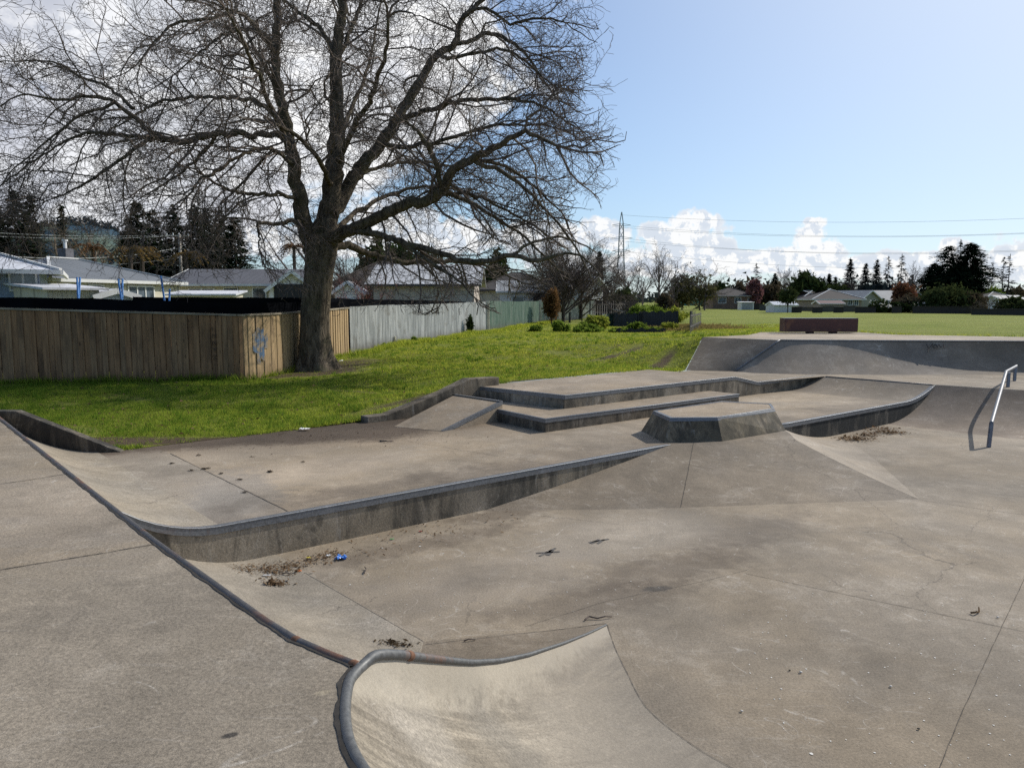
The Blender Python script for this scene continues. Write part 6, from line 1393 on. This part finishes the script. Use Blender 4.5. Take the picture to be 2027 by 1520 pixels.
bed('black plastic lined raised bed, left half, in the allotment', 1216, 1272, 620.5, 635, 57.5); bed('black plastic lined raised bed, right half, in the allotment', 1272.5, 1344, 617, 635.5, 57); bed('low dark bed edge half covered by weeds at the front of the allotment', 1221, 1319, 651, 661, 43, d=.6); bed('short green lined bed at the left of the black beds', 1207, 1216, 621, 634, 58, plain('green_lining', (.03, .06, .045), .7))
def junk(label, u, v, Y, s, m, name, cat, rot=.4):
    x, y, z = D(u, v, Y); mb = MB(Matrix.Translation((x, y, gz(x, y))) @ Matrix.Rotation(rot, 4, 'Z')); mb.solid([(-s[0], -s[1], s[2]), (s[0], -s[1], s[2] * .8), (s[0], s[1], s[2] * .85), (-s[0], s[1], s[2])], [(-s[0] * 1.05, -s[1], 0), (s[0], -s[1], 0), (s[0], s[1], 0), (-s[0], s[1], 0)]); mb.build(name, m, label=label, cat=cat, bevel=.02)
junk('white plastic sheet folded on the left end of the allotment', 1201, 618, 60, (.22, .3, .85), M_white, 'plastic_sheet', 'sheet'); junk('rusty brown box on the soil of the allotment', 1236, 618, 64, (.5, .4, .75), plain('rust_box', (.14, .085, .06), .9), 'garden_box', 'box'); junk('white crate standing among the far allotment plants', 1280, 600, 76, (.3, .3, 1.15), M_white, 'garden_crate', 'crate')
mb = MB(); a_, c_ = D(1213, 612, 62), D(1236, 617, 62); mb.bar(a_, c_, .22, .08); mb.build('loose_plank', M_pal, label='loose grey plank leaning across the allotment bed', cat='plank')
lf(1178, 627, 46, 46, 140, 'leafy yellow green weed bush at the front of the allotment', M_yel, 'weed_bush', size=.075, per=330, clumps=22, low=0, trunk=False, spread=.26, cat='bush')
lf(1163, 646, 44.5, 56, 141, 'dark green weed clump below the yellow green bush', M_weed, 'weed_bush', size=.07, per=260, clumps=9, low=0, trunk=False, spread=.26, cat='bush'); lf(1110, 643, 47, 36, 142, 'green weed clump at the foot of the green iron fence', M_weed, 'weed_bush', size=.07, per=240, clumps=9, low=0, trunk=False, spread=.26, cat='bush'); lf(1064, 651, 47, 32, 143, 'low weed clump by the white fence posts', M_weed, 'weed_bush', size=.06, per=200, clumps=9, low=0, trunk=False, spread=.26, cat='bush')
lf(1264, 645, 46, 44, 144, 'spreading leafy plants in front of the black beds', M_weed, 'weed_bush', size=.06, per=200, clumps=9, low=0, trunk=False, spread=.26, cat='bush'); lf(1225, 656, 43.6, 46, 145, 'trailing weeds over the left of the low dark bed edge', M_weed, 'weed_bush', size=.055, per=180, clumps=9, low=0, trunk=False, spread=.26, cat='bush'); lf(1326, 646, 47, 34, 146, 'yellow flowering weeds right of the low dark bed edge', M_yel, 'weed_bush', size=.05, per=150, clumps=9, low=0, trunk=False, spread=.26, cat='bush'); lf(1292, 656, 43.8, 48, 147, 'trailing weeds over the right of the low dark bed edge', M_weed, 'weed_bush', size=.055, per=160, clumps=9, low=0, trunk=False, spread=.26, cat='bush')
lf(1265, 612, 66, 44, 148, 'rounded bright green plants behind the left black bed', M_weed, 'vegetable_plants', size=.08, per=220, clumps=16, low=0, trunk=False, cat='plant'); lf(1300, 610, 68, 46, 149, 'tall green vegetable plants behind the right black bed', M_weed, 'vegetable_plants', size=.08, per=220, clumps=16, low=0, trunk=False, cat='plant'); lf(1342, 613, 66, 46, 150, 'yellowing vegetable plants at the right of the allotment', M_yel, 'vegetable_plants', size=.08, per=180, clumps=16, low=0, trunk=False, cat='plant')
lf(930, 632, 42.6, 11, 151, 'small dark ivy patch on the silver iron fence', M_ever, 'ivy_plant', size=.05, per=120, clumps=10, low=0, trunk=False, cat='plant'); lf(818, 676, 34.6, 9, 152, 'little weed at the foot of the silver iron fence', M_weed, 'weed_plant', size=.04, per=90, clumps=8, low=0, trunk=False, cat='plant'); lf(759, 690, 31.6, 9, 153, 'small weed at the fence post near the tree', M_weed, 'weed_plant', size=.04, per=80, clumps=8, low=0, trunk=False, cat='plant')

# ================================================================ LITTER AND LEAVES
M_leaf = foliage('dead_leaves', (.075, .045, .026), (.25, .17, .10), .2, 14.)
def pile(spots, n, size, zf, up=.02):
    V = []
    for _ in range(n):
        x, y, sx, rot = R.choice(spots); x += R.gauss(0, sx) * math.cos(rot) - R.gauss(0, sx * .35) * math.sin(rot); y += R.gauss(0, sx) * math.sin(rot) + R.gauss(0, sx * .35) * math.cos(rot)
        z = zf(x, y) + .006 + abs(R.gauss(0, up)); s = size * R.choice((.4, .6, .8, 1, 1.3, 1.9)) * R.uniform(.8, 1.2); an = R.uniform(0, 2 * PI); ca, sa = math.cos(an) * s, math.sin(an) * s; t = R.gauss(0, .4) * s; t2 = R.gauss(0, .4) * s
        V.append([(x - ca, y - sa, z), (x + sa * .45, y - ca * .45, z + abs(t)), (x + ca, y + sa, z + abs(t2)), (x - sa * .45, y + ca * .45, z + abs(t) * .4)])
    return np.array(V)
def zfloor(x, y):
    a, b_ = AB(x, y)
    if a < 2.96 and b_ < 7.4: return arc_z(max(0, 2.96 - a), 1.48, 0, .985)
    if a > 16.33: return arc_z(min(2.2, a - 16.33), 2.2, 0, Z2)
    return 0.
R.seed(33); q = lambda u, v: P(u, v, 0)[:2]
sp1 = [(*q(u, v), .11, .70) for u, v in ((490, 1131), (520, 1128), (550, 1124), (580, 1119), (610, 1112), (575, 1130), (545, 1134), (635, 1105), (660, 1098))]
fix = lambda V: V[[i for i in range(len(V)) if AB(V[i, 0, 0], V[i, 0, 1])[1] < bw(AB(V[i, 0, 0], V[i, 0, 1])[0]) - .02]]
cards('fallen_leaves', fix(pile(sp1, 1100, .011, zfloor, .009)), M_leaf, kind='stuff')
cards('fallen_leaves', pile([(*q(548, 1158), .07, .5)], 90, .02, zfloor, .01), M_leaf, kind='stuff')
cards('fallen_leaves', fix(pile([(*q(u, v), .17, .4) for u, v in ((1690, 868), (1715, 862), (1745, 856), (1770, 858), (1700, 872), (1740, 850))], 900, .022, zfloor, .018)), M_leaf, kind='stuff')
cards('fallen_leaves', fix(pile([(*q(u, v), .3, .7) for u, v in ((700, 1088), (760, 1075), (830, 1058), (900, 1042), (970, 1024))], 240, .012, zfloor, .006)), M_leaf, kind='stuff')
cards('fallen_leaves', pile([(*q(u, v), .05, .0) for u, v in ((780, 1276), (800, 1279), (770, 1272))], 120, .012, zfloor, .004), foliage('dark_leaf_crumbs', (.05, .035, .02), (.11, .08, .05), .2, 8.), kind='stuff')
q4 = lambda u, v: P(u, v, .4)[:2]
M_crumb = foliage('soil_crumbs', (.030, .022, .016), (.075, .055, .04), .1, 8.)
cards('soil_crumbs', pile([(*q4(u, v), .55, .7) for u, v in ((430, 884), (520, 878), (620, 868), (700, 864), (780, 860), (840, 866), (880, 864), (640, 860), (560, 872))] + [(*q4(u, v), .016, 0) for u, v in ((404, 929), (534, 934), (486, 975), (438, 938), (340, 918), (394, 902), (476, 950), (379, 932), (535, 935), (410, 928), (600, 915), (500, 905))], 800, .011, lambda x, y: .4, .003), M_crumb, kind='stuff')
# loose pale chips of shell and gum spread over the concrete
V = []; R.seed(44)
for _ in range(700):
    v_ = R.uniform(870, 1515); u_ = R.uniform(700, 2020) if R.random() < .8 else R.uniform(450, 1200); x, y, _ = P(u_, v_, 0); a, b_ = AB(x, y)
    if a < 3.3 or b_ > 6.9 - .02 or (b_ > 3.9 and a > 5.6 and b_ > 7.1 - (a - 5.8) * .66) or (y < 6.1 and x < 1.6): continue
    s = R.uniform(.003, .008) * (1.8 if R.random() < .06 else 1); V.append([(x + s * math.cos(2 * PI * i / 5) * R.uniform(.6, 1.2), y + s * math.sin(2 * PI * i / 5) * R.uniform(.6, 1.2), .003) for i in range(5)])
cards('pale_chips', np.array(V), plain('shell_chip', (.62, .60, .55), .7), kind='stuff')
def scrap(label, u, v, z, s, m, name, cat, h=.03, seed=1):
    R.seed(seed); x, y, _ = P(u, v, z); n = 7; rows = []
    for i in range(n):
        rows.append([(x + (i / (n - 1) - .5) * s[0] + R.gauss(0, s[0] * .06), y + (j / 4 - .5) * s[1] + R.gauss(0, s[1] * .08), z + .006 + h * abs(math.sin(i * 1.3 + j * .9 + seed)) * R.uniform(.4, 1)) for j in range(5)])
    mb = MB(); mb.grid(rows); o = mb.build(name, m, label=label, cat=cat); return o
m, k, b = new_mat('wrapper_print'); n_ = k.voronoi(k.obj(), 9)[1]; nx = k.xyz(n_)[0]
finish(k, b, k.mix(k.map(nx, .35, .4), (.75, .77, .8), (.03, .16, .52)), .35)
o = scrap('crumpled blue and white wrapper on the floor below the ledge wall', 676, 1106, 0, (.115, .10), m, 'litter_wrapper', 'wrapper', .035, 3)
scrap('yellow scrap of plastic on the leaf pile', 611, 1105, 0.01, (.045, .03), plain('yellow_plastic', (.62, .52, .05), .5), 'litter_scrap', 'litter', .012, 4); scrap('small green scrap at the foot of the ledge wall', 776, 1068, 0, (.035, .025), plain('green_plastic', (.05, .4, .1), .5), 'litter_scrap', 'litter', .01, 5); scrap('tiny red scrap at the foot of the ledge wall', 832, 1053, 0, (.03, .03), plain('red_plastic', (.5, .04, .04), .5), 'litter_scrap', 'litter', .01, 6); scrap('orange scrap at the edge of the leaf pile', 592, 1131, 0, (.05, .03), plain('orange_plastic', (.6, .17, .03), .5), 'litter_scrap', 'litter', .012, 7); scrap('white scrap of paper on the leaf pile', 650, 1101, 0.01, (.05, .04), M_white, 'litter_scrap', 'litter', .015, 8); scrap('grey strip of paper below the leaf pile', 528, 1140, 0.01, (.07, .03), plain('grey_paper', (.42, .42, .42), .7), 'litter_scrap', 'litter', .012, 9); scrap('white paper scrap lying in the grass by the dirt strip', 604, 850, .42, (.16, .1), M_white, 'litter_scrap', 'litter', .03, 10); scrap('white plastic litter at the base of the big tree', 669, 717, .5, (.35, .2), M_white, 'litter_scrap', 'litter', .08, 11)
def stick(label, pts, z, r, name='fallen_twig', cat='twig', m=None):
    mb = MB(); mb.tube([P(u, v, z)[:2] + (z + .012 + .012 * (i % 2),) for i, (u, v) in enumerate(pts)], [r * (1 - .5 * i / len(pts)) for i in range(len(pts))], 5); mb.build(name, m or M_twig, label=label, cat=cat)
stick('dark forked twig beside the tip of the sweeping pipe', ((1158, 1229), (1166, 1225), (1182, 1226), (1198, 1225), (1211, 1223)), 0, .008); stick('short straight twig near the hip of the pale ramp', ((918, 1271), (928, 1270), (941, 1269)), 0, .006); stick('curled brown dead leaf stalk on the right of the floor', ((1921, 1215), (1931, 1217), (1938, 1213), (1937, 1207)), 0, .009, m=M_leaf); stick('thin twig on the dirt strip by the kicker', ((752, 874), (766, 876), (778, 874)), .4, .012); stick('dark pen like stick by the leaf pile', ((559, 1137), (568, 1138), (578, 1138)), 0, .007); stick('small black curl of litter on the floor below the ledge wall', ((721, 1137), (724, 1133), (725, 1128), (722, 1126)), 0, .007, 'litter_scrap', 'litter')
for i, (u, v, s, lb) in enumerate(((1468, 1409, .011, 'small pale stone at the lower middle of the floor'), (1763, 1360, .012, 'white pebble left of the long crack at the lower right'), (1585, 1332, .013, 'flat white pebble near the middle of the right floor'), (1563, 1328, .009, 'small dark stub next to the flat white pebble'), (1818, 1444, .010, 'dark pebble at the lower right of the floor'), (1975, 1223, .012, 'white shell chip near the crossing cracks on the right'))):
    x, y, _ = P(u, v, 0); R.seed(i); mb = MB(); pts = []
    rows = []
    for a in range(5):
        th_ = PI * a / 4; rows.append([(x + s * math.sin(th_) * math.cos(2 * PI * j / 8) * R.uniform(.85, 1.15), y + s * .8 * math.sin(th_) * math.sin(2 * PI * j / 8), .004 + s * .45 * (1 - math.cos(th_))) for j in range(8)]); rows[-1].append(rows[-1][0])
    mb.grid(rows); mb.build('pebble', M_pald if 'dark' in lb else plain('pale_pebble', (.55, .53, .48), .8), label=lb, cat='pebble', smooth=True)
V = []; R.seed(61)               # old leaves lying on the lawn
for _ in range(420):
    y = 12 * (28 / 12) ** R.random(); x = R.uniform(-.62, .15) * y
    if not inside(x, y, fence_poly) or inside(x, y): continue
    z = gz(x, y) + R.uniform(.03, .06); s = R.uniform(.02, .05); an = R.uniform(0, 6.28); V.append([(x - s * math.cos(an), y - s * math.sin(an), z), (x + s * .5 * math.sin(an), y - s * .5 * math.cos(an), z + R.uniform(0, s)), (x + s * math.cos(an), y + s * math.sin(an), z), (x - s * .5 * math.sin(an), y + s * .5 * math.cos(an), z + R.uniform(0, s))])
cards('fallen_leaves', np.array(V), M_leaf, kind='stuff')
# old spray marks on the floor
M_spray = plain('old_black_spray', (.10, .092, .083), .9, .4, 20)
mb = MB()
def flat(pts, w):
    for (a, b_) in zip(pts, pts[1:]):
        p_, q_ = Vector((*P(*a, 0)[:2], .004)), Vector((*P(*b_, 0)[:2], .004)); d_ = (q_ - p_).normalized(); n_ = Vector((-d_.y, d_.x, 0)) * w / 2; mb.add([p_ - n_, q_ - n_, q_ + n_, p_ + n_], [(0, 1, 2, 3)])
flat([(1062, 1095), (1108, 1092)], .035); flat([(1068, 1101), (1100, 1085)], .03); flat([(1084, 1099), (1093, 1089)], .05)
mb.build('spray_mark', M_spray, label='faded black spray stroke, left of two marks on the middle floor', cat='graffiti')
mb = MB(); flat([(1166, 1074), (1205, 1067)], .03); flat([(1170, 1076), (1186, 1068)], .04); flat([(1183, 1076), (1196, 1068)], .03)
mb.build('spray_mark', M_spray, label='faded black spray stroke, right of two marks on the middle floor', cat='graffiti')
# ================================================================ SKY, SUN, CAMERA
SEL, SAZ = math.radians(37), math.radians(31)           # sun height; bearing from +X towards +Y
S = Vector((math.cos(SEL) * math.cos(SAZ), math.cos(SEL) * math.sin(SAZ), math.sin(SEL)))
w = bpy.data.worlds.new('World'); sc.world = w; w.use_nodes = True
k = NT(w.node_tree)
for n in list(k.n): k.n.remove(n)
sky = k.n.new('ShaderNodeTexSky'); sky.sky_type = 'NISHITA'; sky.sun_disc = False
sky.sun_elevation = SEL; sky.sun_rotation = PI / 2 - SAZ; sky.altitude = 50; sky.air_density = 1.0; sky.dust_density = .5; sky.ozone_density = 1.2
g = k.n.new('ShaderNodeTexCoord').outputs['Generated']
q = k.xyz(g); az = k.math('ARCTAN2', q[0], q[1]); el = k.math('ARCSINE', q[2])
f1_ = k.noise(k.vmath('MULTIPLY', g, (1, 1, 1.5)), 5.5, 9, .60, .25)
f2_ = k.noise(k.vmath('ADD', k.vmath('MULTIPLY', g, (1, 1, 1.5)), (.02, .012, .022)), 5.5, 9, .60, .25)
f3_ = k.noise(g, 30, 8, .62, .2)
f3b = k.noise(k.vmath('ADD', g, (.004, .0025, .006)), 30, 8, .62, .2)
f4_ = k.noise(k.vmath('MULTIPLY', g, (1, 1, 1.8)), 2.2, 5, .55, .3)
def ae(u, v):
    x, y, z = ray(u, v); l = math.sqrt(x * x + y * y + z * z); return math.atan2(x, y), math.asin(z / l)
def blob(u, v, ru, rv):
    a, e = ae(u, v); ra, re = ru / F, rv / F
    da = k.math('DIVIDE', k.math('SUBTRACT', az, a), ra); de = k.math('DIVIDE', k.math('SUBTRACT', el, e), re)
    return k.math('SUBTRACT', 1, k.math('SQRT', k.math('ADD', k.math('MULTIPLY', da, da), k.math('MULTIPLY', de, de))))
def union(bs):
    r = bs[0]
    for b_ in bs[1:]: r = k.math('MAXIMUM', r, b_)
    return r
# heaped white clouds low in the sky
cum = union([blob(*b_) for b_ in ((1350, 470, 95, 52), (1300, 455, 45, 30), (1395, 440, 42, 26), (1420, 495, 45, 40), (1215, 470, 40, 40), (1345, 520, 330, 34), (1600, 478, 32, 42), (1612, 440, 24, 15), (1640, 500, 55, 26), (1560, 510, 60, 25), (1500, 525, 420, 26), (1890, 490, 38, 22), (1830, 515, 160, 24), (2000, 510, 60, 30), (1950, 535, 500, 24),
                                    (1185, 455, 50, 28), (1060, 470, 150, 38), (900, 470, 140, 40), (780, 430, 110, 45), (620, 480, 300, 40), (960, 190, 80, 75), (2600, 480, 500, 60), (3300, 430, 500, 90))])
cum = k.math('ADD', cum, k.math('MULTIPLY', k.math('SUBTRACT', f3_, .5), 1.7))
a_c = k.map(cum, .12, .34)
# broad grey cloud sheet on the left
sheet = union([blob(*b_) for b_ in ((250, 120, 640, 400), (650, 40, 400, 230), (830, 110, 220, 190), (-600, 200, 900, 500), (500, -500, 600, 500), (120, 380, 500, 160), (-1600, 300, 1200, 600))])
sheet = k.math('ADD', sheet, k.math('MULTIPLY', k.math('SUBTRACT', f1_, .5), 2.7))
a_s = k.map(sheet, .02, .26)
SKYS = .12
skyc = k.vmath('MULTIPLY', sky.outputs[0], (SKYS * .74, SKYS * .90, SKYS * 1.08))
sun_near = k.vmath('DOT_PRODUCT', g, tuple(S))
haze = k.math('POWER', k.map(sun_near, 0, 1, 0, 1, False), 3.6)
low = k.map(el, 0, .40, 1, 0)
skyc = k.mix(k.math('MULTIPLY', low, .30), skyc, (.60, .78, 1.0))
skyc = k.mix(k.math('MULTIPLY', haze, 1.25, clamp=True), skyc, (.80, .88, 1.0))
# colours of the clouds
lit = k.map(k.math('SUBTRACT', f1_, f2_), -.028, .028)
gl = k.map(az, ae(-100, 0)[0], ae(900, 0)[0])
grey = k.mix(k.math('ADD', k.math('MULTIPLY', lit, .5), k.math('MULTIPLY', gl, .5), clamp=True), (.68, .71, .78), (1.18, 1.18, 1.18))
grey = k.mix(k.map(f4_, .41, .55, .6, 0), grey, (.46, .49, .60))
thick = k.map(sheet, .12, .75)
grey = k.mix(k.math('MULTIPLY', k.map(thick, 0, .5, 1, 0), k.map(gl, .2, .9)), grey, (.97, .98, 1.0))
litc = k.map(k.math('SUBTRACT', f3_, f3b), -.035, .03)
white = k.mix(k.math('MULTIPLY', litc, k.map(cum, .15, .6, .55, 1.0)), (1.0, 1.0, 1.0), (.70, .76, .85))
c = k.mix(a_s, skyc, grey)
c = k.mix(k.math('MULTIPLY', a_c, .95), c, white)
bg = k.n.new('ShaderNodeBackground'); bg.inputs[1].default_value = 1.0
# the clouds' and the sky's own strength is folded into the colour: sky 0.12
k.put(bg.inputs[0], c)
o = k.n.new('ShaderNodeOutputWorld'); k.l.new(bg.outputs[0], o.inputs[0])
sl = bpy.data.lights.new('sun', 'SUN'); sl.energy = 4.2; sl.angle = math.radians(.5); sl.color = (1, .945, .86)
so = bpy.data.objects.new('sun', sl); col.objects.link(so); so.rotation_euler = S.to_track_quat('Z', 'Y').to_euler()
cam = bpy.data.cameras.new('camera'); co = bpy.data.objects.new('camera', cam); col.objects.link(co)
cam.sensor_width = 36; cam.lens = F / 2027 * 36; cam.clip_end = 9000; cam.clip_start = .05
co.location = (0, 0, ZC); co.rotation_euler = (PI / 2 - PITCH, 0, 0); sc.camera = co
sc.view_settings.view_transform = 'Standard'; sc.view_settings.look = 'None'; sc.view_settings.exposure = 0; sc.view_settings.gamma = 1
try: sc.cycles.use_denoising = False
except Exception: pass
